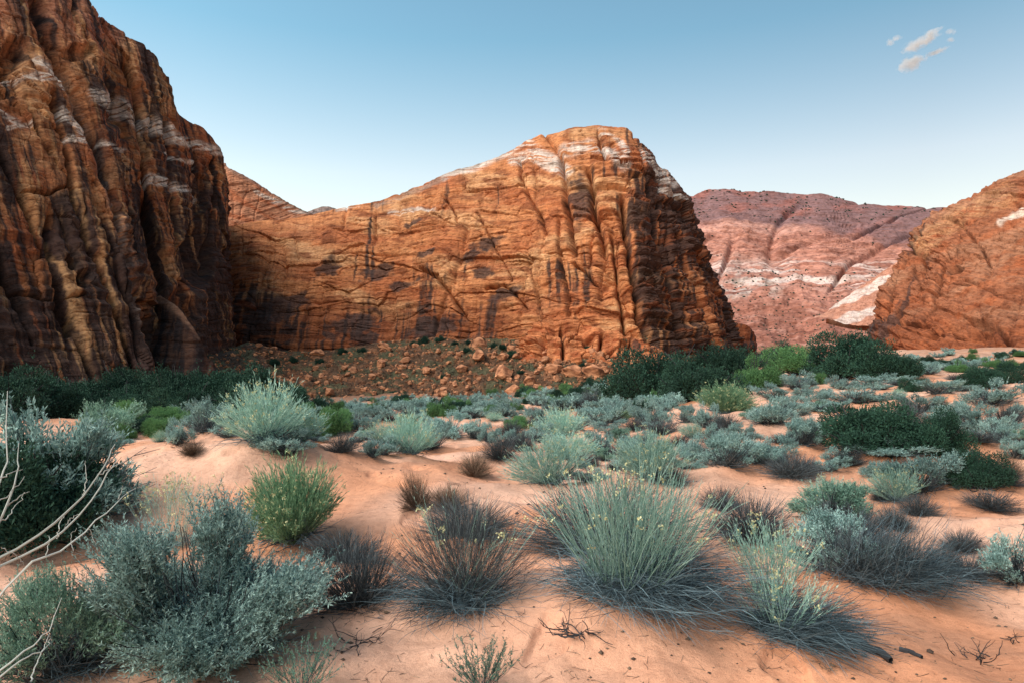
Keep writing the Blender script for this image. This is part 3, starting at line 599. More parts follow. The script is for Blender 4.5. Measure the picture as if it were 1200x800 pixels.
# ------------------------------------------------------------------ plant builders (numpy curves -> meshes)
def curves(r, n, k, start, dirs, length, grav=0.0, wob=0.15, curl=0.0):
    """n curves of k points; start n x 3, dirs n x 3, length n"""
    P = np.empty((n, k, 3)); P[:, 0] = start; d = dirs.copy(); seg = (length/(k-1))[:, None]
    for i in range(1, k):
        d = d + r.normal(0, wob, (n, 3)); d[:, 2] += grav; d /= np.linalg.norm(d, axis=1)[:, None]
        P[:, i] = P[:, i-1] + d*seg
    return P
def tubes(P, r0, r1, sides=3):
    n, k, _ = P.shape
    T = np.gradient(P, axis=1); T /= np.linalg.norm(T, axis=2)[..., None]+1e-9
    ref = np.array([0.31, 0.22, 0.92]); A = np.cross(T, ref); A /= np.linalg.norm(A, axis=2)[..., None]+1e-9
    B = np.cross(T, A); R = np.asarray(r0)[..., None]*(1-np.linspace(0, 1, k)) + np.asarray(r1)[..., None]*np.linspace(0, 1, k)
    R = np.broadcast_to(R, (n, k))[..., None]
    if sides == 2:
        ph = np.random.default_rng(n).uniform(0, 6.28, (n, 1, 1)); S = A*np.cos(ph)+B*np.sin(ph)
        V = np.stack([P-S*R, P+S*R], 2)
        f = []
        base = (np.arange(n)[:, None]*k + np.arange(k-1)[None])*2
        Fc = np.stack([base, base+1, base+3, base+2], -1).reshape(-1, 4)
        return V.reshape(-1, 3), Fc
    an = np.arange(sides)*2*math.pi/sides
    V = P[:, :, None]+R[:, :, None]*(A[:, :, None]*np.cos(an)[:, None]+B[:, :, None]*np.sin(an)[:, None])
    base = (np.arange(n)[:, None, None]*k + np.arange(k-1)[None, :, None])*sides; j = np.arange(sides)[None, None]; j2 = (j+1) % sides
    Fc = np.stack([base+j, base+j2, base+sides+j2, base+sides+j], -1).reshape(-1, 4)
    return V.reshape(-1, 3), Fc
def leaves(r, p, d, l, w):
    """diamond leaves at p along d"""
    n = len(p); d = d/np.linalg.norm(d, axis=1)[:, None]
    s = np.cross(d, r.normal(size=(n, 3))); s /= np.linalg.norm(s, axis=1)[:, None]+1e-9
    l = np.broadcast_to(l, n)[:, None]; w = np.broadcast_to(w, n)[:, None]
    m = p+d*l*0.55
    V = np.stack([p, m+s*w/2, p+d*l, m-s*w/2], 1).reshape(-1, 3)
    return V, np.arange(n*4).reshape(n, 4)
def cat_(parts):
    Vs, Fs, o = [], [], 0
    four = any(V.shape[-1] == 4 for V, _ in parts)
    for V, f in parts:
        if four and V.shape[-1] == 3: V = np.c_[V, np.full(len(V), 0.2)]
        Vs.append(V); Fs.append(f+o); o += len(V)
    return np.concatenate(Vs), np.concatenate(Fs)
def sph(r, n, tmin, tmax):
    """directions with tilt from the vertical between tmin and tmax"""
    ph = r.uniform(0, 2*math.pi, n); th = np.arccos(r.uniform(math.cos(tmax), math.cos(tmin), n))
    return np.stack([np.sin(th)*np.cos(ph), np.sin(th)*np.sin(ph), np.cos(th)], 1)

def twiggy_leaves(r, tips, outd, L, nleaf, ll, lw, k=4, up=0.4):
    """feathery spikes: twig curves at tips carrying leaves"""
    n = len(tips); d = outd + np.array([0, 0, up]) + r.normal(0, 0.36, (n, 3)); d /= np.linalg.norm(d, axis=1)[:, None]
    Lr = L*r.uniform(0.6, 1.3, n); P = curves(r, n, k, tips - d*Lr[:, None]*0.3, d, Lr, 0.05, 0.10)
    tt = r.uniform(0.1, 1.0, (n, nleaf)); fi = tt*(k-1); i0 = np.minimum(fi.astype(int), k-2); fr = (fi-i0)[..., None]
    I = np.arange(n)[:, None]; q = P[I, i0]*(1-fr)+P[I, i0+1]*fr; tg = P[I, i0+1]-P[I, i0]; tg /= np.linalg.norm(tg, axis=2)[..., None]+1e-9
    ld = (tg + r.normal(0, 0.55, tg.shape)).reshape(-1, 3); sz = (1.15-0.55*tt).reshape(-1)*r.uniform(0.7, 1.2, n*nleaf)
    return P, leaves(r, q.reshape(-1, 3), ld, ll*sz, lw*sz)

def sagebrush(seed, ntip=420, nleaf=14, ll=0.045, lw=0.012, L=0.15, shape=(1, 1, 0.85), lumps=9, open_=0.25, stemw=0.006, wild=0.12, inner=0.6, jit=0.22):
    """unit shrub about 1 m across and 0.8 m tall -> foliage, stems"""
    r = np.random.default_rng(seed)
    # several boughs, each ending in a plume of twigs
    bd = sph(r, lumps, 0.05, 1.38); bl = r.uniform(inner, 1.0, lumps)*(0.36+0.14*bd[:, 2]); bl = bl*(1+jit*r.normal(size=lumps)); bc = bd*bl[:, None]*np.array([1, 1, 1.05]); br = r.uniform(0.08, 0.17, lumps)*(9/lumps)**0.2
    w = br**1.6; w /= w.sum(); g = r.choice(lumps, ntip, p=w)
    od = sph(r, ntip, 0, 1.9); od = od + bd[g]*0.45; od /= np.linalg.norm(od, axis=1)[:, None]
    rad = br[g]*np.cbrt(r.uniform(open_, 1, ntip)); tips = (bc[g]+od*rad[:, None])
    tips[:, 2] = np.abs(tips[:, 2]-0.02)+0.03
    tips *= np.array(shape)
    tips *= (1 + wild*r.normal(size=(ntip, 1))*0.5)
    outd = tips/np.linalg.norm(tips, axis=1)[:, None]
    P, (LV, LF) = twiggy_leaves(r, tips, outd, L, nleaf, ll, lw)
    tn = np.clip(0.5*r.uniform(0, 0.6, lumps)[g] + 0.25*r.uniform(0, 1, ntip), 0, 0.5); LV = np.c_[LV, np.repeat(tn, nleaf*4)]
    # woody stems from the base into the boughs
    ns = lumps*7; gg = r.integers(0, lumps, ns); base = r.normal(0, 0.035, (ns, 3)); base[:, 2] = -0.03
    goal = (bc[gg]+r.normal(0, 0.08, (ns, 3)))*np.array(shape); d = goal-base; LL = np.linalg.norm(d, axis=1); d /= LL[:, None]
    S = curves(r, ns, 6, base, d - np.array([0, 0, 0.15]), LL*1.05, 0.05, 0.10)
    s2 = tubes(P, stemw*0.30, stemw*0.12, 2)
    return (LV, LF), cat_([tubes(S, stemw*1.3, stemw*0.4, 3), s2])

def fit(parts, w, h):
    """scale a plant's pieces together to the wanted width and height in metres"""
    V = parts[0][0]; sx = w/(np.percentile(np.abs(V[:, 0]), 97)*2); sz = h/np.percentile(V[:, 2], 98.5)
    return [(p[0]*np.array([sx, sx, sz, 1])[:p[0].shape[1]], p[1]) for p in parts]
def fan(seed, n=220, length=0.75, tmin=0.0, tmax=0.75, br=0.06, w=0.0022, grav=0.02, wob=0.035, sides=2, k=6, leaf=5, ll=0.05, lw=0.004, twig=0.5, flower=0.25):
    """rabbitbrush: straight ascending stems with narrow leaves and small heads"""
    r = np.random.default_rng(seed)
    base = np.zeros((n, 3)); a = r.uniform(0, 6.28, n); q = br*np.sqrt(r.uniform(0, 1, n)); base[:, 0] = q*np.cos(a); base[:, 1] = q*np.sin(a); base[:, 2] = -0.02
    d = sph(r, n, tmin, tmax); d[:, :2] += base[:, :2]*2.0; d /= np.linalg.norm(d, axis=1)[:, None]
    L = length*r.uniform(0.72, 1.08, n)*(0.8+0.2*d[:, 2]); P = curves(r, n, k, base, d, L, grav, wob)
    parts = [tubes(P, w, w*0.45, sides)]
    m = int(n*twig*4)                                       # forked upper stems
    g = r.integers(0, n, m); i = r.integers(k//2, k-1, m); T = P[g, i+1]-P[g, i]; T /= np.linalg.norm(T, axis=1)[:, None]
    Q = curves(r, m, 4, P[g, i], T+r.normal(0, 0.16, (m, 3)), L[g]*r.uniform(0.15, 0.38, m), grav, wob); parts.append(tubes(Q, w*0.7, w*0.35, 2))
    lp, ld = [], []
    for (C, kk, cnt) in ((P, k, leaf), (Q, 4, leaf)):
        nn = len(C); ti = r.uniform(0.25, 1, (nn, cnt))*(kk-1); i0 = np.minimum(ti.astype(int), kk-2); fr = (ti-i0)[..., None]; I = np.arange(nn)[:, None]
        lp.append((C[I, i0]*(1-fr)+C[I, i0+1]*fr).reshape(-1, 3)); tg = C[I, i0+1]-C[I, i0]; tg /= np.linalg.norm(tg, axis=2)[..., None]; ld.append((tg+r.normal(0, 0.22, tg.shape)).reshape(-1, 3))
    lp = np.concatenate(lp); ld = np.concatenate(ld)
    parts.append(leaves(r, lp, ld, ll*r.uniform(0.6, 1.2, len(lp)), lw))
    ends = np.concatenate([P[:, -1], Q[:, -1]]); sel = r.uniform(size=len(ends)) < flower; E = ends[sel]
    fl = None
    if len(E):
        per = 9; fp = np.repeat(E, per, 0)+r.normal(0, 0.009, (len(E)*per, 3)); fd = sph(r, len(fp), 0, 1.5)
        fl = leaves(r, fp, fd, 0.016, 0.011)
    return cat_(parts), fl
def skirt(seed, n=260, length=0.5, tmin=1.0, tmax=1.65, br=0.10, w=0.002, grav=-0.07, low=1.0, wob=0.11, k=6, trail=None, tl=1.0):
    """dead stems that spread and droop round the base; trail = direction they are combed to"""
    r = np.random.default_rng(seed)
    base = r.normal(0, br, (n, 3)); base[:, 2] = np.abs(r.normal(0.03, 0.03, n))
    d = sph(r, n, tmin, tmax)
    if trail is not None: d = d + np.array([math.cos(trail), math.sin(trail), 0.1])*tl
    d /= np.linalg.norm(d, axis=1)[:, None]
    P = curves(r, n, k, base, d, length*r.uniform(0.5, 1.1, n), grav, wob)
    P[..., 2] = np.maximum(P[..., 2], 0.004+0.05*r.uniform(size=(n, 1))**2)*low
    m = n; g = r.integers(0, n, m); i = r.integers(1, k-1, m); T = P[g, i+1]-P[g, i]; T /= np.linalg.norm(T, axis=1)[:, None]+1e-9
    Q = curves(r, m, 4, P[g, i], T+r.normal(0, 0.3, (m, 3)), length*r.uniform(0.15, 0.35, m), grav, wob)
    return cat_([tubes(P, w, w*0.4, 3), tubes(Q, w*0.7, w*0.3, 2)])
def tuft(seed, n=900, length=0.5, tmax=1.45, w=0.0016, br=0.05, wob=0.05, grav=-0.01):
    """hedgehog of thin dry stems, domed"""
    r = np.random.default_rng(seed)
    base = r.normal(0, br, (n, 3)); base[:, 2] = -0.01
    d = sph(r, n, 0, tmax); L = length*r.uniform(0.65, 1.0, n)*(0.82+0.18*d[:, 2])
    P = curves(r, n, 5, base, d, L, grav, wob); P[..., 2] = np.maximum(P[..., 2], 0.003)
    m = n*2; g = r.integers(0, n, m); i = r.integers(2, 4, m); T = P[g, i+1]-P[g, i]; T /= np.linalg.norm(T, axis=1)[:, None]+1e-9
    Q = curves(r, m, 3, P[g, i], T+r.normal(0, 0.25, (m, 3)), L[g]*r.uniform(0.15, 0.35, m), 0, wob)
    return cat_([tubes(P, w*1.4, w*0.5, 2), tubes(Q, w, w*0.35, 2)])
def bushy(seed, n=2600, lumps=14, ll=0.05, lw=0.022, h=0.62, flat=1.0):
    """dense leafy bush with an uneven crown, unit width -> foliage, trunk"""
    r = np.random.default_rng(seed)
    bd = sph(r, lumps, 0.0, 1.5); bc = bd*r.uniform(0.14, 0.40, lumps)[:, None]*np.array([1, 1, h*1.35]); br = r.uniform(0.06, 0.17, lumps)
    w = br**2; w /= w.sum(); g = r.choice(lumps, n, p=w); od = sph(r, n, 0, 2.4)
    p = bc[g]+od*(br[g]*np.cbrt(r.uniform(0.2, 1.0, n))*(1+0.35*np.abs(r.normal(0, 1, n))**2*0.25))[:, None]*np.array([1, 1, 0.8]); p[:, 2] = np.abs(p[:, 2])+0.02
    # each point is a sprig of leaves
    per = 4; q = np.repeat(p, per, 0)+r.normal(0, 0.014, (n*per, 3)); d = np.repeat(od, per, 0)+r.normal(0, 0.6, (n*per, 3))+np.array([0, 0, 0.5])
    Lf = leaves(r, q, d, ll*r.uniform(0.5, 1.2, n*per), lw)
    tn = np.clip(0.5*r.uniform(0, 0.7, lumps)[g] + 0.2*r.uniform(0, 1, n), 0, 0.5); Lf = (np.c_[Lf[0], np.repeat(tn, per*4)], Lf[1])
    ns = lumps*4; gg = np.arange(ns) % lumps; base = r.normal(0, 0.03, (ns, 3)); base[:, 2] = -0.03; gl = bc[gg]+r.normal(0, 0.06, (ns, 3)); dd = gl-base; LL = np.linalg.norm(dd, axis=1)
    S = curves(r, ns, 6, base, dd/LL[:, None], LL*1.15, 0.02, 0.14)
    return Lf, tubes(S, 0.011, 0.003, 3)

def M(name, VF, mat): return mesh(name, VF[0], VF[1], mat)
PROTO = {}
def proto(kind, i):
    key = (kind, i)
    if key in PROTO: return PROTO[key]
    s = 1000+hash_(kind)*50+i; parts = []
    if kind in ('sage', 'sagegreen'):
        f, st = sagebrush(s, 620, 14, 0.042, 0.011, L=0.13, lumps=13+2*(i % 4), inner=0.45); st = cat_([st, skirt(s+7, 200, 0.36, 0.5, 1.6, w=0.003, grav=-0.02)]); mt = M_sage if kind == 'sage' else M_sagegreen
        parts = [('foliage', M('foliage', f, mt)), ('stem', M('stem', st, M_tuft))]
    elif kind == 'sagefine':
        f, st = sagebrush(s, 950, 22, 0.028, 0.0075, L=0.14, lumps=13, stemw=0.005)
        parts = [('foliage', M('foliage', f, M_sage)), ('stem', M('stem', st, M_tuft))]
    elif kind in ('rabbit', 'rabbitgreen'):
        f, fl = fan(s, 330 if kind == 'rabbit' else 560, 0.62, 0, 1.15, w=0.0026, leaf=6 if kind == 'rabbit' else 10, ll=0.055, lw=0.0055, flower=0.12)
        mf = M_rabbit if kind == 'rabbit' else M_rabgreen
        parts = [('foliage', mesh('foliage', *cat_([f, fl]), [mf, M_flower], mat_idx=np.r_[np.zeros(len(f[1])), np.ones(len(fl[1]))]) if fl else M('foliage', f, mf))]
        parts.append(('dead_stems', M('dead_stems', skirt(s+5, 170, 0.42, 0.8, 1.6, w=0.003, grav=-0.04), M_skirt)))
    elif kind in ('tuft', 'brown'):
        parts = [('stem', M('stem', tuft(s, 900, 0.52, 1.45), M_tuft if kind == 'tuft' else M_brown))]
    elif kind in ('dark', 'green'):
        f, st = bushy(s, 6500, 24+i*2, 0.026, 0.010); parts = [('foliage', M('foliage', f, M_dark if kind == 'dark' else M_green)), ('trunk', M('trunk', st, M_wood))]
    elif kind == 'farsage':
        f, st = sagebrush(s, 380, 7, 0.070, 0.022, lumps=11+i, inner=0.45); st = cat_([st, skirt(s+7, 120, 0.36, 0.5, 1.6, w=0.006, grav=-0.02)])
        parts = [('foliage', mesh('foliage', *cat_([f, st]), [M_sage, M_tuft], mat_idx=np.r_[np.zeros(len(f[1])), np.ones(len(st[1]))]))]
    elif kind == 'fardark':
        f, st = bushy(s, 4800, 20+i*3, 0.024, 0.011); parts = [('foliage', mesh('foliage', *cat_([f, st]), [M_dark, M_wood], mat_idx=np.r_[np.zeros(len(f[1])), np.ones(len(st[1]))]))]
    elif kind == 'fargreen':
        f, st = bushy(s, 4800, 20+i*3, 0.024, 0.010); parts = [('foliage', mesh('foliage', *cat_([f, st]), [M_green, M_wood], mat_idx=np.r_[np.zeros(len(f[1])), np.ones(len(st[1]))]))]
    # true extent, so that a size in metres means what it says
    ex = []
    for _, me in parts[:1]:
        co = np.empty(len(me.vertices)*3, np.float32); me.vertices.foreach_get('co', co); co = co.reshape(-1, 3)
        ex = [np.percentile(np.abs(co[:, 0]), 97)*2, np.percentile(co[:, 2], 98.5)]
    PROTO[key] = (parts, ex); return PROTO[key]
def hash_(k): return sum(ord(c)*(i+1) for i, c in enumerate(k)) % 37
NAMES = dict(sage='sagebrush', sagefine='sagebrush', sagegreen='sagebrush', farsage='sagebrush', rabbit='rabbitbrush', rabbitgreen='rabbitbrush', tuft='dry_bush', brown='dry_bush', dark='evergreen_bush', fardark='evergreen_bush', green='leafy_bush', fargreen='leafy_bush')
CATS = dict(sagebrush='sagebrush', rabbitbrush='rabbitbrush', dry_bush='dry bush', evergreen_bush='evergreen bush', leafy_bush='leafy bush')
GRP = dict(sagebrush='sagebrush growing in the sand', rabbitbrush='rabbitbrush growing in the sand', dry_bush='dry grey and brown bushes on the sand', evergreen_bush='dark evergreen bushes', leafy_bush='green leafy bushes')
def plant(kind, var, x, y, z, wm, hm, label, rot=None, group=None):
    parts, ex = proto(kind, var); nm = NAMES[kind]
    sx = wm/ex[0]; sz = hm/ex[1]
    if len(parts) == 1:
        root = link(nm, parts[0][1])
    else:
        root = link(nm, None)
        for pn, me in parts: link(pn, me, root)
    root.location = (x, y, z); q_ = float(rng.uniform(0.8, 1.2)); root.scale = (sx*q_, sx/q_, sz); root.rotation_euler = (float(rng.normal(0, 0.10)), float(rng.normal(0, 0.10)), rot if rot is not None else float(rng.uniform(0, 6.28)))
    tag(root, label, CATS[nm], group or GRP[nm]); return root

# ------------------------------------------------------------------ plants one can point at: (x, base y, width, height) as seen in the photograph, converted to a place on the sand and a size in metres
HAND = [
 ('dark', 0, 24, 642, 180, 96, "big dark green bush with drooping shade at the left edge, behind the bleached branches"),
 ('sage', 1, 64, 622, 150, 122, "wide silvery sagebrush crowning the dark bush at the left edge"),
 ('rabbit', 3, 308, 524, 100, 72, "tall pale rabbitbrush on the crest of the left dune, taller than all bushes beside it"),
 ('brown', 0, 224, 536, 30, 16, "small brown dry bush on the dune crest below the grey sagebrush"),
 ('tuft', 1, 401, 532, 34, 22, "small rounded pale grey bush alone on the sand right of the dune crest"),
 ('rabbitgreen', 0, 342, 642, 104, 92, "bright green rabbitbrush with blackish dead skirt behind the big foreground sagebrush"),
 ('brown', 1, 489, 600, 34, 42, "small upright blackish bush on the bare orange dune"),
 ('brown', 1, 524, 598, 50, 26, "low brown twiggy bush right of the small blackish bush on the dune"),
 ('tuft', 2, 548, 634, 84, 46, "loose grey bush below the brown twiggy one, in the middle of the sand"),
 ('brown', 2, 556, 560, 36, 28, "pale brown dry bush standing on the lip of the middle dune"),
 ('tuft', 0, 420, 722, 104, 78, "dense dark grey spiky bush between the big sagebrush and the broad brown tuft"),
 ('tuft', 3, 404, 662, 84, 32, "dark low bush just beyond the dense grey spiky bush"),
 ('tuft', 4, 712, 662, 210, 66, "wide blackish mound of dry stems behind the large fan of rabbitbrush"),
 ('tuft', 0, 845, 600, 40, 28, "small round black bush with yellow heads beside it, right of the large fan"),
 ('tuft', 1, 882, 640, 88, 50, "rounded blackish bush beneath the small round black one"),
 ('sagegreen', 0, 975, 614, 70, 46, "grey green sagebrush in front of the large dark green bush on the right"),
 ('tuft', 3, 1002, 650, 90, 42, "grey dry bush between two sagebrushes above the right dune"),
 ('tuft', 0, 1050, 622, 36, 26, "small purplish dry bush on the sand trail at the right"),
 ('tuft', 1, 1078, 606, 38, 24, "small dark bush at the right foot of the spiky green rabbitbrush"),
 ('tuft', 4, 1130, 648, 54, 24, "flat blackish bush alone on the sand trail at the right"),
 ('tuft', 5, 1108, 678, 34, 32, "upright grey dry bush beside the right end of the combed mound"),
 ('tuft', 2, 1138, 686, 46, 28, "small grey dry bush, next right of the upright grey one"),
 ('sage', 3, 1194, 686, 74, 80, "dark grey sagebrush cut by the right edge of the frame"),
 ('fardark', 0, 765, 472, 100, 58, "big blackish evergreen thicket at the right foot of the butte"),
 ('fardark', 1, 818, 468, 84, 50, "evergreen bush joined to the right side of the blackish thicket"),
 ('fardark', 2, 856, 452, 70, 44, "dark evergreen bush below the low rock stub"),
 ('fargreen', 0, 884, 456, 60, 36, "bright mid green bush at the right end of the evergreen thicket"),
 ('fardark', 0, 1000, 442, 96, 50, "tall rounded evergreen thicket left of the right rock face"),
 ('fargreen', 1, 944, 438, 72, 30, "green thicket in the gap, left of the tall rounded evergreen thicket"),
 ('fardark', 2, 1046, 446, 60, 28, "evergreen bush at the right foot of the tall rounded thicket"),
 ('fardark', 1, 912, 430, 50, 26, "far dark bush at the mouth of the gap"),
]
def place_from_photo(px, py, w, h):
    x, y = ground_hit(px, py); d = math.hypot(x, y)
    return x, y, w*y/F, h*y/F
HAND2 = {
 'in the farthest scrub row of the right dunes': [('sage', 783, 478, 40, 18), ('sage', 910, 468, 40, 16), ('sage', 933, 455, 36, 22), ('sage', 941, 463, 22, 12), ('sage', 980, 440, 25, 15), ('green', 958, 450, 22, 13), ('sage', 988, 456, 40, 16), ('sage', 1025, 455, 44, 16), ('sage', 966, 463, 20, 12),
   ('dark', 1075, 459, 32, 17), ('sage', 1102, 463, 38, 19), ('sage', 1128, 458, 26, 12), ('dark', 1152, 453, 50, 24), ('dark', 1182, 449, 40, 26), ('rabbit', 1054, 467, 14, 12), ('sage', 1050, 449, 30, 10), ('green', 852, 470, 30, 16)],
 'in the second scrub row of the right dunes': [('sage', 765, 500, 50, 28), ('sage', 805, 497, 32, 20), ('sage', 832, 503, 32, 30), ('rabbitgreen', 852, 484, 56, 34), ('rabbit', 812, 515, 28, 17), ('sage', 870, 516, 34, 20), ('sage', 905, 500, 66, 32), ('sage', 940, 524, 45, 32), ('sage', 1002, 475, 60, 20), ('sage', 962, 484, 35, 15), ('sage', 984, 483, 28, 14),
   ('tuft', 1100, 478, 18, 15), ('sage', 1165, 478, 86, 28), ('sage', 1145, 506, 50, 30), ('sage', 1172, 513, 34, 28), ('tuft', 1148, 523, 42, 14), ('sage', 1192, 492, 28, 18), ('tuft', 1062, 486, 22, 14), ('sage', 1100, 498, 38, 18), ('tuft', 918, 522, 34, 10), ('sage', 745, 488, 30, 20), ('sage', 722, 486, 34, 22)],
 'in the nearest scrub row of the right dunes': [('dark', 1022, 532, 106, 56), ('dark', 1102, 536, 62, 54), ('dark', 1150, 576, 52, 42), ('rabbit', 765, 566, 70, 56), ('tuft', 784, 572, 44, 22), ('sage', 742, 550, 44, 36), ('sage', 808, 541, 50, 34), ('sage', 850, 549, 54, 38), ('sage', 888, 545, 42, 30), ('tuft', 930, 562, 54, 26), ('sage', 912, 552, 30, 22),
   ('tuft', 718, 537, 20, 12), ('tuft', 720, 551, 18, 12), ('sage', 1192, 538, 30, 22), ('sage', 980, 548, 35, 22), ('tuft', 996, 550, 32, 22), ('sage', 1080, 581, 84, 48), ('sage', 1048, 541, 54, 20), ('rabbit', 1052, 591, 48, 40), ('sage', 1028, 562, 32, 18), ('rabbit', 978, 600, 64, 36), ('tuft', 1035, 590, 24, 18), ('sage', 950, 520, 32, 28), ('tuft', 946, 556, 28, 16), ('sage', 1120, 566, 40, 24),
   ('tuft', 1175, 572, 46, 18), ('tuft', 1165, 600, 60, 20)],
 'on or behind the left and middle crests': [('sage', 208, 523, 40, 30), ('sage', 237, 511, 46, 38), ('sage', 333, 540, 62, 28), ('sage', 264, 514, 30, 26), ('green', 387, 512, 40, 34), ('green', 144, 516, 22, 18), ('rabbit', 187, 518, 14, 14), ('sage', 435, 537, 30, 18), ('rabbit', 479, 534, 64, 50), ('sage', 446, 535, 44, 28), ('sage', 505, 528, 42, 30), ('sage', 527, 513, 44, 28),
   ('sage', 572, 519, 28, 22), ('tuft', 585, 540, 40, 24), ('rabbit', 657, 514, 58, 34), ('tuft', 612, 529, 32, 22), ('rabbit', 647, 571, 84, 54), ('sage', 690, 566, 34, 22), ('rabbit', 668, 538, 60, 30), ('tuft', 692, 547, 22, 14), ('sage', 596, 488, 34, 20), ('sage', 553, 490, 34, 18), ('sage', 711, 496, 50, 26), ('tuft', 692, 481, 28, 26), ('green', 607, 503, 34, 14), ('green', 660, 479, 26, 14), ('sage', 455, 493, 40, 20),
   ('dark', 537, 482, 40, 13), ('sage', 425, 508, 34, 22), ('sage', 415, 494, 30, 18), ('green', 402, 502, 34, 24), ('sage', 630, 498, 30, 20), ('sage', 560, 505, 26, 16), ('green', 350, 502, 30, 26), ('sage', 675, 504, 28, 18), ('sage', 130, 524, 30, 16), ('dark', 162, 508, 40, 16)],
}
placed = []
for (k, v, px, py, w, h, lab) in HAND:
    x, y, wm, hm = place_from_photo(px, py, w, h); placed.append([k, v, x, y+wm*0.08, wm, hm*0.95, lab])
# foreground plants built one by one below: name -> place
FG = {}
for nm, px, py, w, h in (('big_sage', 222, 785, 300, 205), ('corner_sage', 62, 812, 190, 120), ('brown_tuft', 545, 728, 190, 112), ('big_rabbit', 738, 720, 220, 135),
                         ('sprig', 566, 815, 96, 62), ('sprig_left', 352, 822, 110, 66), ('pale_fan', 905, 716, 80, 82), ('combed', 912, 762, 130, 60), ('mound', 1030, 700, 150, 62), ('mound_sage', 985, 686, 112, 66), ('back_fan', 205, 640, 120, 70)):
    x, y, wm, hm = place_from_photo(px, py, w, h); FG[nm] = (x, y, wm, hm)
for (k, v, x, y, wm, hm, lab) in placed:
    if y < 25: MOUNDS.append((x, y+0.05, wm*0.55, 0.055*wm))
for nm, a in (('brown_tuft', .10), ('big_rabbit', .16), ('combed', .08), ('mound', .16), ('big_sage', .05)):
    x, y, wm, hm = FG[nm]; MOUNDS.append((x, y+0.1, wm*0.6, a))

# ---- scattered scrub further out, kept apart from what is already placed
def scatter(zone, n, wmin, wmax, kinds, seed, sep=0.75, hf=(0.45, 0.75)):
    r = np.random.default_rng(seed); out = []; tries = 0
    (x0, x1, ya, yb) = zone
    while len(out) < n and tries < n*60:
        tries += 1
        px = r.uniform(x0, x1); lo, hi = (ya(px), yb(px)); py = r.uniform(lo, hi)
        x, y = quick_hit(px, py); wm = r.uniform(wmin, wmax)
        if y > 590: continue
        if any((x-p[2])**2+(y-p[3])**2 < (sep*(wm+p[4])/2)**2 for p in placed+out): continue
        k = kinds[int(r.integers(len(kinds)))]; v = int(r.integers(6 if k in ('sage', 'tuft', 'brown') else 3))
        out.append([k, v, x, y, wm, wm*r.uniform(*hf), (px, py)])
    placed.extend(out); return out
Z = []
for where, es in HAND2.items():
    lst = []
    for n_, (k, px, py, w, h) in enumerate(es):
        x, y, wm, hm = place_from_photo(px, py, w, h); lst.append([k, n_ % (6 if k in ('sage', 'tuft', 'brown') else 3), x, y+wm*0.08, wm*1.04, hm*(0.9 if k in ('dark', 'green') else 0.98), (px, py)])
        if y < 25: MOUNDS.append((x, y+0.05, wm*0.5, 0.05*wm))
    placed.extend(lst); Z.append((where, lst))
lin = lambda pts: (lambda x: float(np.interp(x, [p[0] for p in pts], [p[1] for p in pts])))
NEARK = ['sage']*6+['sagegreen', 'rabbit', 'tuft', 'rabbitgreen', 'sage', 'rabbit']
Z.append(('behind the dune crests, below the butte', scatter((345, 770, lin([(345, 492), (770, 480)]), lin([(345, 518), (470, 520), (600, 522), (770, 505)])), 44, 0.45, 0.85, NEARK+['green'], 31, 0.8)))
Z.append(('in the wide belt of scrub below the talus', scatter((360, 780, lin([(360, 478), (780, 464)]), lin([(360, 492), (770, 482)])), 120, 0.7, 1.5, ['farsage']*5+['fargreen', 'fargreen', 'fardark'], 32, 0.55, (0.4, 0.65))))
Z.append(('on the slope below the gap', scatter((770, 1200, lin([(770, 474), (900, 450), (1010, 446), (1200, 432)]), lin([(770, 512), (900, 500), (1200, 500)])), 26, 0.5, 1.1, ['sage']*5+['tuft', 'sagegreen', 'sage'], 33, 0.72, (0.4, 0.6))))
Z.append(('high on the right slope under the rock face', scatter((880, 1200, lin([(880, 438), (1000, 428), (1100, 413), (1200, 411)]), lin([(880, 452), (1200, 434)])), 64, 0.8, 1.6, ['farsage']*4+['fardark', 'fargreen'], 34, 0.6, (0.35, 0.55))))
Z.append(('between the dark bushes on the right', scatter((700, 1200, lin([(700, 512), (1200, 498)]), lin([(700, 545), (900, 560), (1200, 560)])), 34, 0.3, 0.7, ['brown', 'sage', 'tuft', 'sage', 'sagegreen', 'tuft'], 35, 0.8)))
Z.append(('along the right foot of the talus', scatter((560, 800, lin([(560, 462), (800, 450)]), lin([(560, 473), (800, 466)])), 44, 1.0, 2.2, ['farsage', 'farsage', 'fargreen', 'fardark'], 41, 0.5, (0.4, 0.6))))
Z.append(('in the dark thicket under the left cliff', scatter((-40, 345, lin([(-40, 470), (345, 472)]), lin([(-40, 492), (345, 488)])), 44, 2.6, 5.2, ['fardark'], 36, 0.45, (0.45, 0.65))))  # dark-leaved kind alone, its colour standing in for the cliff's deep shadow
Z.append(('on the pink sand patch below the talus', scatter((420, 610, lin([(420, 467), (610, 463)]), lin([(420, 475), (610, 472)])), 34, 0.7, 1.2, ['farsage', 'farsage', 'fardark'], 37, 0.8, (0.4, 0.6))))
Z.append(('between the dune crest and the left cliff', scatter((120, 345, lin([(120, 492), (345, 490)]), lin([(120, 519), (345, 511)])), 16, 0.8, 1.9, ['dark', 'sage', 'green', 'sagegreen'], 38, 0.7)))

ground = build_ground()

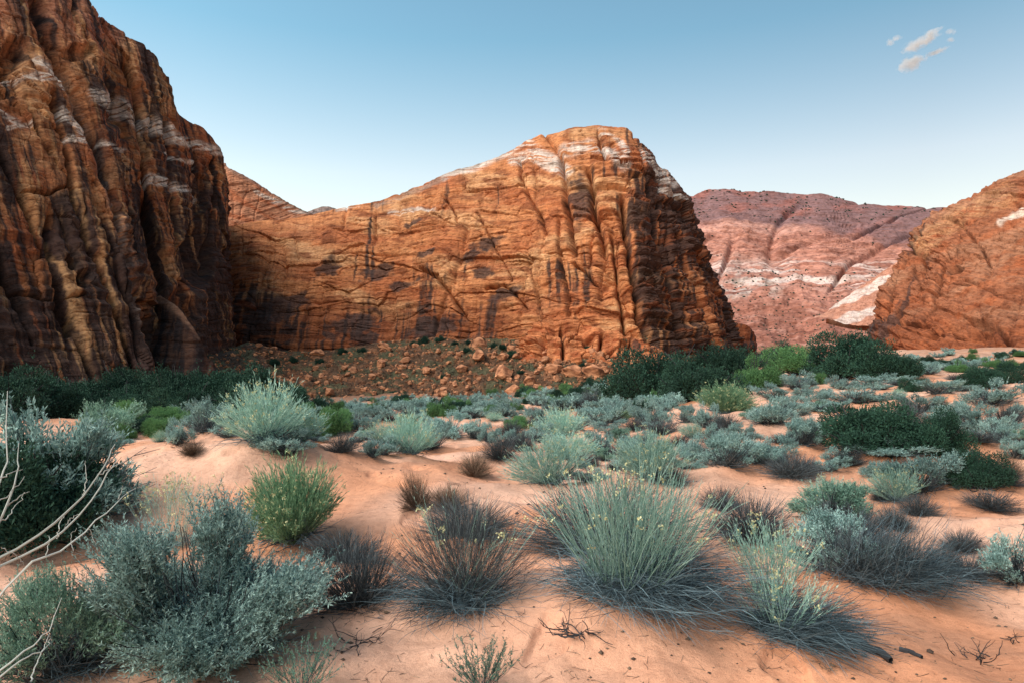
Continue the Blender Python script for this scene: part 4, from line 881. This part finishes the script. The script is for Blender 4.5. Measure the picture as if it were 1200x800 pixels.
# ---- foreground plants
def fg(name, cat, label, pos, parts, rot=0.0, group=None, dz=0.0):
    x, y, wm, hm = pos; root = link(name, None, loc=(x, y, float(terrain(x, y))+dz)); root.rotation_euler = (0, 0, rot); tag(root, label, cat, group)
    for pn, vf, mt in parts:
        if vf is None: continue
        if pn == 'flower_head':                              # one object per head
            V, Fc = vf; nh = len(V)//36
            for i in range(min(nh, 95)):
                v = V[i*36:(i+1)*36]; c0 = v.mean(0); link(pn, mesh(pn, (v-c0)*1.1, Fc[:9], mt), root, tuple(c0))
        else: link(pn, M(pn, vf, mt), root)
    return root
x, y, w, h = FG['big_sage']
f1, s1 = fit(sagebrush(11, 4000, 32, 0.021, 0.0052, L=0.14, lumps=42, open_=0.15, stemw=0.0035, wild=0.16, inner=0.25, jit=0.07), w*0.88, h*0.76)
r_ = np.random.default_rng(5); nb = 46
bs = r_.normal(0, 0.03, (nb, 3)); bs[:, 2] = 0; bare = curves(r_, nb, 9, bs, sph(r_, nb, 0.1, 1.25), r_.uniform(0.35, 0.75, nb), 0.02, 0.12)
fg('sagebrush', 'sagebrush', "largest sagebrush in view, grey green and feathery, filling the lower left foreground", (x, y+0.15, w, h), [('foliage', f1, M_sage), ('stem', s1, M_tuft), ('bare_branches', tubes(bare, 0.006, 0.0016, 4), M_wood),
   ('dead_stems', skirt(12, 700, 0.45, 0.5, 1.6, w=0.0018, grav=-0.06, trail=-0.3, tl=0.9), M_skirt)], group=GRP['sagebrush'])
x, y, w, h = FG['corner_sage']
f1, s1 = fit(sagebrush(21, 1100, 30, 0.020, 0.005, L=0.13, lumps=14, open_=0.2, stemw=0.0035, inner=0.3), w, h)
fg('sagebrush', 'sagebrush', "low sagebrush with many dark twigs in the bottom left corner", (x, y+0.1, w, h), [('foliage', f1, M_sagegreen), ('stem', s1, M_tuft), ('dead_stems', skirt(22, 520, 0.38, 0.3, 1.6, w=0.0018, grav=-0.03), M_skirt)], group=GRP['sagebrush'])
x, y, w, h = FG['back_fan']
f1, fl = fan(25, 120, h*1.15, 0, 0.5, br=0.14, w=0.0013, flower=0.4, leaf=7, ll=0.03, lw=0.003)
fg('rabbitbrush', 'rabbitbrush', "thin pale rabbitbrush with dull yellow heads rising just behind the big foreground sagebrush", (x, y, w, h), [('foliage', f1, M_rabbit), ('flower_head', fl, M_flower), ('dead_stems', skirt(26, 160, 0.3, 0.5, 1.5, w=0.0016), M_skirt)], group=GRP['rabbitbrush'])
x, y, w, h = FG['brown_tuft']
f1, _ = fan(31, 620, h*1.02, 0, 0.95, br=0.11, w=0.0012, grav=0.0, wob=0.06, leaf=1, ll=0.03, lw=0.002, twig=0.8, flower=0)
f2, fl = fan(33, 45, h*1.15, 0.2, 0.8, br=0.10, w=0.0012, leaf=4, ll=0.03, lw=0.0025, flower=0.12)
fg('dry_bush', 'dry bush', "broad brown and grey grassy bush left of the large rabbitbrush fan", (x, y, w, h), [('stem', f1, M_tuft), ('green_stems', f2, M_rabbit), ('flower_head', fl, M_flower),
   ('dead_stems', skirt(32, 900, 0.48, 1.1, 1.62, br=0.13, w=0.0018, grav=-0.05, wob=0.16, trail=math.pi+0.5, tl=0.5), M_skirt)], group=GRP['dry_bush'])
x, y, w, h = FG['big_rabbit']
f1, fl = fan(41, 400, h*1.12, 0.0, 0.66, br=0.21, w=0.0023, grav=0.012, wob=0.028, sides=3, leaf=5, ll=0.028, lw=0.0034, twig=0.35, flower=0.05)
fg('rabbitbrush', 'rabbitbrush', "large fan of pale green upright stems over a dark combed skirt, right of centre foreground", (x, y, w, h), [('foliage', f1, M_rabbit), ('flower_head', fl, M_flower),
   ('dead_stems', cat_([skirt(42, 1200, 0.64, 1.15, 1.62, br=0.15, w=0.0019, grav=-0.05, wob=0.09, trail=-0.75, tl=1.5), skirt(43, 700, 0.48, 1.15, 1.6, br=0.15, w=0.0019, grav=-0.05, wob=0.12, trail=math.pi+0.1, tl=1.0), skirt(44, 300, 0.26, 0.6, 1.3, br=0.2, w=0.0014, grav=-0.04)]), M_skirt)], group=GRP['rabbitbrush'])
for nm, sd, lab in (('sprig', 51, "small pale green sprig at the bottom edge in the middle of the frame"), ('sprig_left', 61, "small pale sprig at the bottom edge beside the big foreground sagebrush")):
    x, y, w, h = FG[nm]; r_ = np.random.default_rng(sd); n_ = 46; b_ = r_.normal(0, 0.015, (n_, 3)); b_[:, 2] = 0
    C_ = curves(r_, n_, 5, b_, sph(r_, n_, 0.1, 1.0), h*r_.uniform(0.6, 1.05, n_), 0.03, 0.05); tips = C_[:, 2:].reshape(-1, 3); P_, lv = twiggy_leaves(r_, tips, np.repeat(C_[:, 4]-C_[:, 2], 3, 0)/h*2.5, 0.075, 22, 0.017, 0.0042)
    fg('sagebrush', 'sagebrush', lab, (x, y, w, h), [('foliage', lv, M_sagegreen), ('stem', cat_([tubes(C_, 0.0018, 0.0008, 3), tubes(P_, 0.001, 0.0005, 2)]), M_tuft)], group=GRP['sagebrush'])
x, y, w, h = FG['pale_fan']
f1, fl = fan(71, 150, h*1.15, 0.0, 0.6, br=0.07, w=0.0017, leaf=7, ll=0.035, lw=0.0035, flower=0.06)
fg('rabbitbrush', 'rabbitbrush', "narrow pale green rabbitbrush standing left of the dark combed mound on the right", (x, y, w, h), [('foliage', f1, M_rabbit), ('flower_head', fl, M_flower), ('dead_stems', skirt(72, 200, 0.3, 0.6, 1.5, w=0.0016), M_skirt)], group=GRP['rabbitbrush'])
x, y, w, h = FG['combed']
f1, fl = fan(75, 110, h*1.3, 0.0, 0.8, br=0.10, w=0.0014, leaf=5, ll=0.03, lw=0.003, flower=0.04)
fg('rabbitbrush', 'rabbitbrush', "flattened rabbitbrush with stems combed towards the charred log", (x, y, w, h), [('foliage', f1, M_rabbit), ('flower_head', fl, M_flower),
   ('dead_stems', cat_([skirt(76, 800, 0.52, 1.1, 1.6, br=0.10, w=0.0017, grav=-0.05, trail=-0.45, tl=1.6), skirt(77, 380, 0.36, 0.7, 1.6, br=0.10, w=0.0013, trail=math.pi-0.2, tl=1.0)]), M_skirt)], group=GRP['rabbitbrush'])
x, y, w, h = FG['mound']
fg('dry_bush', 'dry bush', "dark mound of dead stems combed to the right, on top of the right dune", (x, y, w, h), [('stem', tuft(81, 1300, h*1.05, 1.4, 0.0016, 0.16), M_tuft),
   ('dead_stems', skirt(82, 1200, 0.56, 1.0, 1.62, br=0.16, w=0.0017, grav=-0.045, trail=-0.35, tl=1.1), M_skirt)], group=GRP['dry_bush'])
x, y, w, h = FG['mound_sage']
f1, s1 = fit(sagebrush(85, 800, 18, 0.032, 0.009, L=0.14, lumps=11, inner=0.35), w, h)
fg('sagebrush', 'sagebrush', "grey green sagebrush leaning on the left side of the combed mound", (x, y+0.1, w, h), [('foliage', f1, M_sage), ('stem', s1, M_tuft), ('dead_stems', skirt(86, 260, 0.4, 0.6, 1.5, w=0.0018), M_skirt)], group=GRP['sagebrush'])

# ---- the named ones
for (k, v, x, y, wm, hm, lab) in placed:
    if isinstance(lab, str):
        plant(k, v, x, y, float(terrain(x, y))-0.01, wm*1.06, hm*1.02, lab)
# ---- the scattered ones: described by kind and by their order along the row they stand in
ORD = ['first', 'second', 'third', 'fourth', 'fifth', 'sixth', 'seventh', 'eighth', 'ninth', 'tenth']
def ordw(i): return ORD[i] if i < 10 else "%d%s" % (i+1, {1: 'st', 2: 'nd', 3: 'rd'}.get((i+1) % 10, 'th') if (i+1) % 100 not in (11, 12, 13) else 'th')
DESC = dict(sage='grey green sagebrush', farsage='grey sagebrush', sagegreen='greener sagebrush', rabbit='pale rabbitbrush', rabbitgreen='green rabbitbrush', tuft='dark dry bush', brown='brown dry bush', green='fresh green bush', dark='dark green bush', fardark='dark evergreen bush', fargreen='bright green bush')
for where, lst in Z:
    by = {}
    for e in lst: by.setdefault(DESC[e[0]], []).append(e)
    for dsc, es in by.items():
        es.sort(key=lambda e: e[6][0])
        for i, (k, v, x, y, wm, hm, p) in enumerate(es):
            nm = NAMES[k]
            if len(es) == 1: lab = "the only %s %s" % (dsc, where)
            else: lab = "%s %s, %s from left" % (dsc, where, ordw(i))
            plant(k, v, x, y, float(terrain(x, y))-0.03*hm, wm, hm, lab, group=GRP[nm])

# ------------------------------------------------------------------ dead wood
def chain(pts, px_r0, px_r1, D, r, n=14, wob=0.01):
    """a branch whose run is given by points, at real distance D, lightly crooked"""
    pts = np.array(pts, float); L = np.linspace(0, 1, n); tt = np.linspace(0, 1, len(pts))
    x = np.interp(L, tt, pts[:, 0]); y = np.interp(L, tt, pts[:, 1]); d = np.linspace(D[0], D[1], n)
    P = at(x, y, d)+r.normal(0, wob, (n, 3)); return P[None]
r_ = np.random.default_rng(91)
BR = [([(-90, 760), (-20, 664), (50, 625), (95, 585), (125, 540), (133, 520)], (1.9, 2.3), 0.0075, 0.0022), ([(-90, 765), (-10, 668), (60, 635), (105, 590), (130, 548), (138, 538)], (1.9, 2.4), 0.0068, 0.0018),
      ([(-70, 790), (30, 660), (75, 645), (110, 612), (140, 585), (158, 572)], (2.0, 2.5), 0.006, 0.0018), ([(-80, 740), (0, 610), (20, 560), (22, 520)], (1.8, 2.0), 0.006, 0.0018), ([(-60, 720), (-10, 590), (8, 545), (8, 458)], (1.8, 2.1), 0.006, 0.0018),
      ([(0, 612), (14, 600), (28, 578)], (1.9, 2.0), 0.003, 0.0012), ([(10, 592), (24, 580), (34, 575)], (1.9, 1.95), 0.0028, 0.001), ([(-20, 572), (8, 556), (26, 548)], (1.8, 1.9), 0.0034, 0.001), ([(-20, 600), (10, 580), (30, 558)], (1.8, 1.9), 0.003, 0.001),
      ([(98, 580), (101, 560), (100, 540)], (2.15, 2.2), 0.0028, 0.001), ([(117, 556), (130, 548), (146, 540), (150, 536)], (2.25, 2.35), 0.0026, 0.001), ([(138, 584), (143, 575), (145, 568)], (2.4, 2.45), 0.0024, 0.001), ([(66, 630), (70, 612), (76, 603)], (2.1, 2.15), 0.0026, 0.0012),
      ([(75, 618), (84, 606), (92, 602)], (2.1, 2.15), 0.0022, 0.0012), ([(-60, 830), (5, 780), (45, 752), (60, 735), (72, 700)], (1.75, 2.0), 0.0045, 0.001), ([(-40, 830), (20, 775), (52, 760), (60, 748)], (1.75, 1.95), 0.004, 0.001), ([(35, 800), (45, 770), (58, 742)], (1.85, 2.0), 0.003, 0.001),
      ([(54, 650), (58, 636), (56, 626)], (2.15, 2.2), 0.002, 0.001), ([(86, 645), (82, 630), (90, 618)], (2.15, 2.2), 0.0018, 0.001), ([(104, 618), (108, 630), (112, 638)], (2.2, 2.2), 0.0018, 0.001), ([(0, 640), (20, 650), (30, 662)], (1.9, 1.95), 0.002, 0.001)]
root = link('dead_shrub', None, loc=tuple(at(-90, 800, 1.9)*np.array([1, 1, 0])+np.array([0, 0, float(terrain(-1.3, 1.9))]))); tag(root, "bleached leafless branches reaching in from the left edge", 'dead shrub')
for b_ in BR:
    P_ = chain(b_[0], 0, 0, b_[1], r_, wob=0.0022); P_ = P_ - np.array(root.location)
    link('branch', M('branch', tubes(P_, b_[2]*0.72, b_[3]*0.6, 6), M_white), root)
r0 = r_; base_ = np.zeros((5, 3)); tgt = np.array([at(-90, 765, 1.9), at(-70, 790, 2.0), at(-80, 740, 1.8), at(-60, 720, 1.8), at(-60, 830, 1.75)])-np.array(root.location)
Pm = np.stack([np.stack([base_[i]*(1-t)+tgt[i]*t + np.array([0, 0, -0.03*math.sin(3.14*t)]) for t in np.linspace(0, 1, 8)]) for i in range(5)]); Pm[:, 0, 2] -= 0.05
link('main_stem', M('main_stem', tubes(Pm, 0.012, 0.007, 7), M_white), root)

def log(name, label, pts, r0, r1, mat=M_wood, cat='log', seed=3):
    """charred log lying on the sand between photo positions"""
    r = np.random.default_rng(seed); G = [ground_hit(*p) for p in pts]; G = np.array([(x, y, float(terrain(x, y))) for x, y in G])
    t = np.linspace(0, 1, 26); tt = np.linspace(0, 1, len(G)); P = np.stack([np.interp(t, tt, G[:, i]) for i in range(3)], 1)
    P[:, 2] = [float(terrain(a, b)) for a, b in P[:, :2]]; P[:, 2] += r0*0.55
    V, Fc = tubes(P[None], r0, r1, 10)
    V = V + 0.28*r0*np.stack([fbm(V[:, 0]*30, V[:, 1]*30, V[:, 2]*60, s_, 3) for s_ in (1, 2, 3)], 1)
    n = len(V); V = np.concatenate([V, P[:1], P[-1:]]); caps = [[n, (j+1) % 10, j, j] for j in range(10)]
    Fc = np.concatenate([Fc, np.array([[n, (j+1) % 10, j, n] for j in range(10)])[:0]])
    root = link(name, M('wood', (V, Fc), mat)); tag(root, label, cat); return root
log('charred_log', "black charred log lying on the sand at the lower right, tapering to the right", [(968, 756), (1008, 762), (1044, 782)], 0.040, 0.016)
log('wood_piece', "short black piece of wood right of the charred log", [(1054, 764), (1066, 766), (1080, 772)], 0.018, 0.009, seed=4, cat='wood')
def twigs(name, label, px, py, wpx, n, seed, w=0.0035, up=0.5, cat='dead branch', mat=M_wood):
    r = np.random.default_rng(seed); x, y = ground_hit(px, py); L = wpx*y/F
    d = sph(r, n, 0.9, 1.6); d[:, 2] *= up; b_ = r.normal(0, L*0.12, (n, 3)); b_[:, 2] = 0.006
    P = curves(r, n, 6, b_, d/np.linalg.norm(d, axis=1)[:, None], L*r.uniform(0.3, 0.62, n), -0.03, 0.28); P[..., 2] = np.abs(P[..., 2])+0.002
    g = r.integers(0, n, n*2); i = r.integers(1, 5, n*2); T = P[g, i+1-(i == 5)]-P[g, i-1]; Q = curves(r, n*2, 4, P[g, i], T/np.linalg.norm(T, axis=1)[:, None]+r.normal(0, .5, (n*2, 3)), L*r.uniform(0.1, 0.25, n*2), 0, 0.3)
    Q[..., 2] = np.abs(Q[..., 2])+0.002
    o = link(name, M('twigs', cat_([tubes(P, w, w*0.4, 4), tubes(Q, w*0.6, w*0.25, 3)]), mat), loc=(x, y, float(terrain(x, y)))); tag(o, label, cat); return o
twigs('dead_twigs', "black tangle of dead twigs on the sand below the large rabbitbrush fan", 676, 760, 84, 16, 1, 0.004, 0.6)
twigs('dead_twigs', "forked dark twig standing up beside the charred log", 1000, 742, 52, 6, 2, 0.0035, 1.0)
twigs('dead_twigs', "dark twigs on the sand near the bottom right corner", 1150, 774, 74, 9, 3, 0.0035, 0.5)
twigs('dead_twigs', "thin dark twig on the sand at the right edge above the other twigs", 1186, 752, 44, 5, 4, 0.003, 0.4)
twigs('dead_twigs', "scattered black twigs left of the bottom sprig", 425, 762, 90, 12, 5, 0.003, 0.3)
twigs('dead_twigs', "thin reddish twigs along the sand bank below the big sagebrush's right side", 340, 722, 60, 9, 6, 0.0025, 0.3)
twigs('dead_twigs', "small dry tuft of twigs at the bottom edge right of the rabbitbrush skirt", 968, 790, 30, 8, 7, 0.002, 1.5, mat=M_brown)
twigs('dead_twigs', "small dark twigs lying on the sand behind the lower left sagebrush", 90, 686, 60, 7, 8, 0.003, 0.3)

# litter of broken stems and crumbs on the sand: nobody could count it
r_ = np.random.default_rng(17); n_ = 11000
dd = np.exp(r_.uniform(math.log(2.3), math.log(16), n_)); aa = np.radians(r_.uniform(-44, 44, n_)); lx = dd*np.sin(aa); ly = dd*np.cos(aa)
cl = fbm(lx*1.1, ly*1.1, 0, 55, 3); keep = r_.uniform(-0.25, 0.7, n_) < cl+0.12; lx, ly = lx[keep], ly[keep]; n_ = len(lx)
lz = terrain(lx, ly); st = np.stack([lx, ly, lz+0.003], 1); da = r_.uniform(0, 6.28, n_)
P_ = curves(r_, n_, 4, st, np.stack([np.cos(da), np.sin(da), 0.05+0*da], 1), r_.uniform(0.01, 0.075, n_)*(1+dd[keep]*0.03), 0, 0.2); 
P_[..., 2] = terrain(P_[..., 0], P_[..., 1])+0.003
o = link('twig_litter', M('twig_litter', tubes(P_, 0.0016, 0.0008, 3), M_brown)); tag(o, kind='stuff')

r_ = np.random.default_rng(18); n_ = 5000
dd = np.exp(r_.uniform(math.log(2.3), math.log(22), n_)); aa = np.radians(r_.uniform(-44, 44, n_)); lx = dd*np.sin(aa); ly = dd*np.cos(aa)
keep = fbm(lx*0.9, ly*0.9, 0, 58, 3) > r_.uniform(-0.3, 0.6, n_); lx, ly, dd = lx[keep], ly[keep], dd[keep]; n_ = len(lx)
ov = np.array([(0, 0, 1), (0, 0, -1), (1, 0, 0), (-1, 0, 0), (0, 1, 0), (0, -1, 0)], float); oF = np.array([(0, 2, 4), (0, 4, 3), (0, 3, 5), (0, 5, 2), (1, 4, 2), (1, 3, 4), (1, 5, 3), (1, 2, 5)])
sz = np.clip(r_.lognormal(-4.9, 0.55, n_), 0.003, 0.025)*(1+dd*0.04)
Vv = (ov[None]*r_.uniform(0.6, 1.2, (n_, 6, 1))*sz[:, None, None]*np.array([1, 1, 0.6])+np.stack([lx, ly, terrain(lx, ly)+sz*0.25], 1)[:, None]).reshape(-1, 3)
o = link('pebbles', M('pebbles', (Vv, (oF[None]+6*np.arange(n_)[:, None, None]).reshape(-1, 3)), M_brown)); tag(o, kind='stuff')

# ------------------------------------------------------------------ boulders on the talus
def rock_mesh(seed):
    r = np.random.default_rng(seed); import bmesh
    bm = bmesh.new(); bmesh.ops.create_icosphere(bm, subdivisions=3, radius=0.5)
    V = np.array([v.co[:] for v in bm.verts]); Fc = np.array([[v.index for v in f.verts] for f in bm.faces]); bm.free()
    V *= np.array([1, r.uniform(0.7, 0.95), r.uniform(0.55, 0.8)])
    for _ in range(13):
        n = r.normal(size=3); n /= np.linalg.norm(n); h = r.uniform(0.22, 0.36); q = V@n; V -= np.maximum(q-h, 0)[:, None]*n
    V += V*0.16*fbm(V[:, 0]*3, V[:, 1]*3, V[:, 2]*3, seed, 4)[:, None]
    me = mesh('boulder', V, Fc, M_boulder)
    base = np.array([0.50, 0.23, 0.12])*r.uniform(0.75, 1.2); C = np.ones((len(V), 3))*base
    C = mixc(C, np.array([0.26, 0.11, 0.06]), sstep(0, 0.5, fbm(V[:, 0]*4, V[:, 1]*4, V[:, 2]*4, seed+1, 3))); setcol(me, C)
    setuv(me, np.stack([V[:, 0], V[:, 2]], 1)); return me
RM = [rock_mesh(200+i) for i in range(8)]
NR, NC = PT.shape[:2]; r_ = np.random.default_rng(77); used = []
front = [i for i in range(int(NR*0.08), NR-6)]
def talus_pt(px, py):
    d = (tpx[8:-5]-px)**2+(tpy[8:-5]-py)**2; k = np.unravel_index(np.argmin(d), d.shape); return PT[8+k[0], k[1]]
BIGR = [(562, 424, 2.9, "broad flat topped orange boulder, largest on the talus, below the butte's centre"), (541, 434, 2.2, "orange boulder leaning on the left of the largest talus boulder"), (476, 428, 2.0, "pale orange boulder high on the left part of the talus"), (318, 448, 2.2, "isolated light boulder at the left end of the talus"),
        (436, 446, 1.7, "angular red boulder in the middle left of the talus"), (500, 438, 2.0, "long tilted red boulder left of the largest talus boulder"), (650, 438, 3.2, "squarish red boulder below the blocky ledges, left one of two"), (700, 442, 3.6, "squarish red boulder below the blocky ledges, right one of two"),
        (330, 462, 2.2, "low flat pale boulder at the lower left foot of the talus"), (622, 446, 2.0, "round red boulder at the right end of the talus"), (745, 428, 2.8, "big red block beside the blackish evergreen thicket"), (520, 452, 1.4, "small pale boulder low on the talus below the largest one")]
def boulder(P, s, label, group=None, sq=1.0):
    o = link('boulder', RM[int(r_.integers(8))], loc=(float(P[0]), float(P[1]), float(P[2])+s*0.2)); o.scale = (s, s*r_.uniform(0.8, 1.1), s*sq*r_.uniform(0.75, 1.05)); o.rotation_euler = (r_.uniform(-.25, .25), r_.uniform(-.25, .25), r_.uniform(0, 6.28)); tag(o, label, 'boulder', group); used.append((P[0], P[1], s)); return o
for (px, py, s, lab) in BIGR: boulder(talus_pt(px, py), s*1.25, lab, 'boulders on the talus slope')
cnt = 0
while cnt < 282:
    i = int(r_.integers(14, NR-8)); j = int(r_.integers(60, NC-90)); 
    if not (300 < tpx[i, j] < 790): continue
    if tpx[i, j] < 560 and r_.uniform() < 0.35: continue
    if fbm(tpx[i, j]*0.02, tpy[i, j]*0.05, 0, 9, 2) < -0.25: continue
    P = PT[i, j]; s = float(np.clip(r_.lognormal(0.12, 0.5), 0.6, 3.4))*(1.3 if tpx[i, j] > 560 else 1.0)
    if any((P[0]-a)**2+(P[1]-b_)**2 < (0.36*(s+c_))**2 for a, b_, c_ in used): continue
    boulder(P, s, "red brown boulder among the many alike strewn over the talus slope below the butte", 'loose boulders strewn over the talus'); cnt += 1
# rubble between them
V0 = []; F0 = []; off = 0; bv = np.array([v.co[:] for v in RM[0].vertices]); 
import bmesh
bm = bmesh.new(); bmesh.ops.create_icosphere(bm, subdivisions=1, radius=0.5); iv = np.array([v.co[:] for v in bm.verts]); iF = np.array([[v.index for v in f.verts] for f in bm.faces]); bm.free()
n_ = 4600; ii = r_.integers(10, NR-6, n_); jj = r_.integers(10, NC-70, n_); sz = np.clip(r_.lognormal(-0.9, 0.5, n_), 0.15, 1.0)
Vv = (iv[None]*(1+0.28*r_.normal(size=(n_, len(iv), 1)))*sz[:, None, None]*r_.uniform(0.6, 1.1, (n_, 1, 3))+PT[ii, jj][:, None]).reshape(-1, 3); Ff = (iF[None]+np.arange(n_)[:, None, None]*len(iv)).reshape(-1, 3)
me = mesh('talus_rubble', Vv, Ff, M_boulder); Cc_ = np.repeat(np.array([[0.38, 0.17, 0.085]])*r_.uniform(0.3, 1.2, (n_, 1)), len(iv), 0); setcol(me, Cc_); setuv(me, Vv[:, [0, 2]])
o = link('talus_rubble', me); tag(o, kind='stuff')
# bushes on the talus and along the foot of the butte
TB = [(498, 402, 3.6), (516, 399, 3.0), (486, 405, 2.6), (533, 403, 2.2), (548, 414, 2.4), (565, 402, 2.2), (578, 404, 2.6), (590, 410, 2.2), (600, 418, 3.4), (548, 402, 2.0), (640, 410, 2.0), (692, 412, 2.6), (684, 430, 2.0), (425, 412, 3.0), (400, 416, 3.2), (375, 424, 3.0), (345, 424, 3.4), (318, 430, 3.2), (300, 440, 3.6), (350, 460, 2.6), (375, 466, 2.4), (300, 462, 3.2), (318, 470, 2.8), (520, 445, 1.6), (610, 440, 1.8), (460, 462, 2.0), (655, 392, 1.4)]
for i, (px, py, wm) in enumerate(sorted(TB)):
    wm *= 0.85
    P = talus_pt(px, py); plant('fardark', i % 3, float(P[0]), float(P[1]), float(P[2])-0.1, wm*0.75, wm*0.42, "small dark bush rooted between the talus boulders, %s from the left" % ordw(i), group='dark bushes on the talus')

# dark scrub dotted over the far mesa and the cliff ledges: one mass
sel = r_.integers(0, mpx.shape[1], 5200), (6+294*r_.uniform(0, 1, 5200)**1.0).astype(int); jj, ii = sel
pz = PM[ii, jj]; X_, Y_ = mpx[ii, jj], mpy[ii, jj]
k = ((Y_ < 262) | ((Y_ > 322) & (r_.uniform(size=5200) < 0.9)) | (r_.uniform(size=5200) < 0.05)) & (X_ > 760) & (X_ < 1180)
pz = pz[k]; n_ = len(pz); sz = r_.uniform(1.2, 3.4, n_)*np.clip(pz[:, 1]/900, .5, 1)
Vv = (iv[None]*(1+0.3*r_.normal(size=(n_, len(iv), 1)))*(sz[:, None]*np.array([[1, 1, .75]]))[:, None]+pz[:, None]).reshape(-1, 3); Ff = (iF[None]+np.arange(n_)[:, None, None]*len(iv)).reshape(-1, 3)
o = link('mesa_scrub', mesh('mesa_scrub', Vv, Ff, M_dark)); tag(o, kind='stuff')

# ------------------------------------------------------------------ the small pink cloud
m = bpy.data.materials.new("cloud_vapour"); m.use_nodes = True; nt = m.node_tree; nt.nodes.remove(nt.nodes["Principled BSDF"])
pv = N(nt, "ShaderNodeVolumePrincipled"); pv.inputs['Color'].default_value = (1.0, 0.96, 0.95, 1); pv.inputs['Anisotropy'].default_value = 0.3
tc = N(nt, "ShaderNodeTexCoord"); nz_ = N(nt, "ShaderNodeTexNoise", Scale=0.05, Detail=5.0, Roughness=0.65); geo_ = N(nt, "ShaderNodeNewGeometry"); nt.links.new(geo_.outputs['Position'], nz_.inputs['Vector'])
vm = N(nt, "ShaderNodeVectorMath", operation='LENGTH'); nt.links.new(tc.outputs['Object'], vm.inputs[0])
fa = N(nt, "ShaderNodeMapRange"); nt.links.new(vm.outputs['Value'], fa.inputs[0]); fa.inputs[1].default_value = 0.0; fa.inputs[2].default_value = 1.0; fa.inputs[3].default_value = 0.34; fa.inputs[4].default_value = -0.16
su = N(nt, "ShaderNodeMath", operation='ADD'); nt.links.new(nz_.outputs['Fac'], su.inputs[0]); nt.links.new(fa.outputs[0], su.inputs[1])
mr = N(nt, "ShaderNodeMapRange"); nt.links.new(su.outputs[0], mr.inputs[0]); mr.inputs[1].default_value = 0.46; mr.inputs[2].default_value = 1.0; mr.inputs[3].default_value = 0; mr.inputs[4].default_value = 0.09
nt.links.new(mr.outputs[0], pv.inputs['Density']); nt.links.new(pv.outputs[0], nt.nodes["Material Output"].inputs['Volume'])
pv.inputs['Emission Strength'].default_value = 0.0
bm = bmesh.new(); bmesh.ops.create_icosphere(bm, subdivisions=3, radius=1.0); pm = bpy.data.meshes.new('puff'); bm.to_mesh(pm); bm.free(); pm.materials.append(m)
root = link('cloud', None, loc=tuple(at(1080, 58, 2600.0))); tag(root, "small ragged pink white cloud alone in the sky at the upper right", 'cloud')
cc = at(1080, 58, 2600.0)
for (px, py, w, h, ang) in ((1051, 45, 16, 7, 0.3), (1072, 54, 34, 14, 0.35), (1086, 47, 36, 11, 0.35), (1066, 76, 32, 17, 0.2), (1074, 70, 28, 9, 0.1), (1114, 38, 14, 7, 0), (1114, 47, 14, 6, 0), (1098, 61, 28, 7, 0.3), (1090, 40, 32, 8, 0.4), (1043, 50, 12, 10, 0)):
    o = link('puff', pm, root, tuple(at(px, py, 2600.0)-cc)); o.scale = (w/2*2600/F*1.1, w*0.4*2600/F, h/2*2600/F*1.25); o.rotation_euler = (0, -ang, 0)
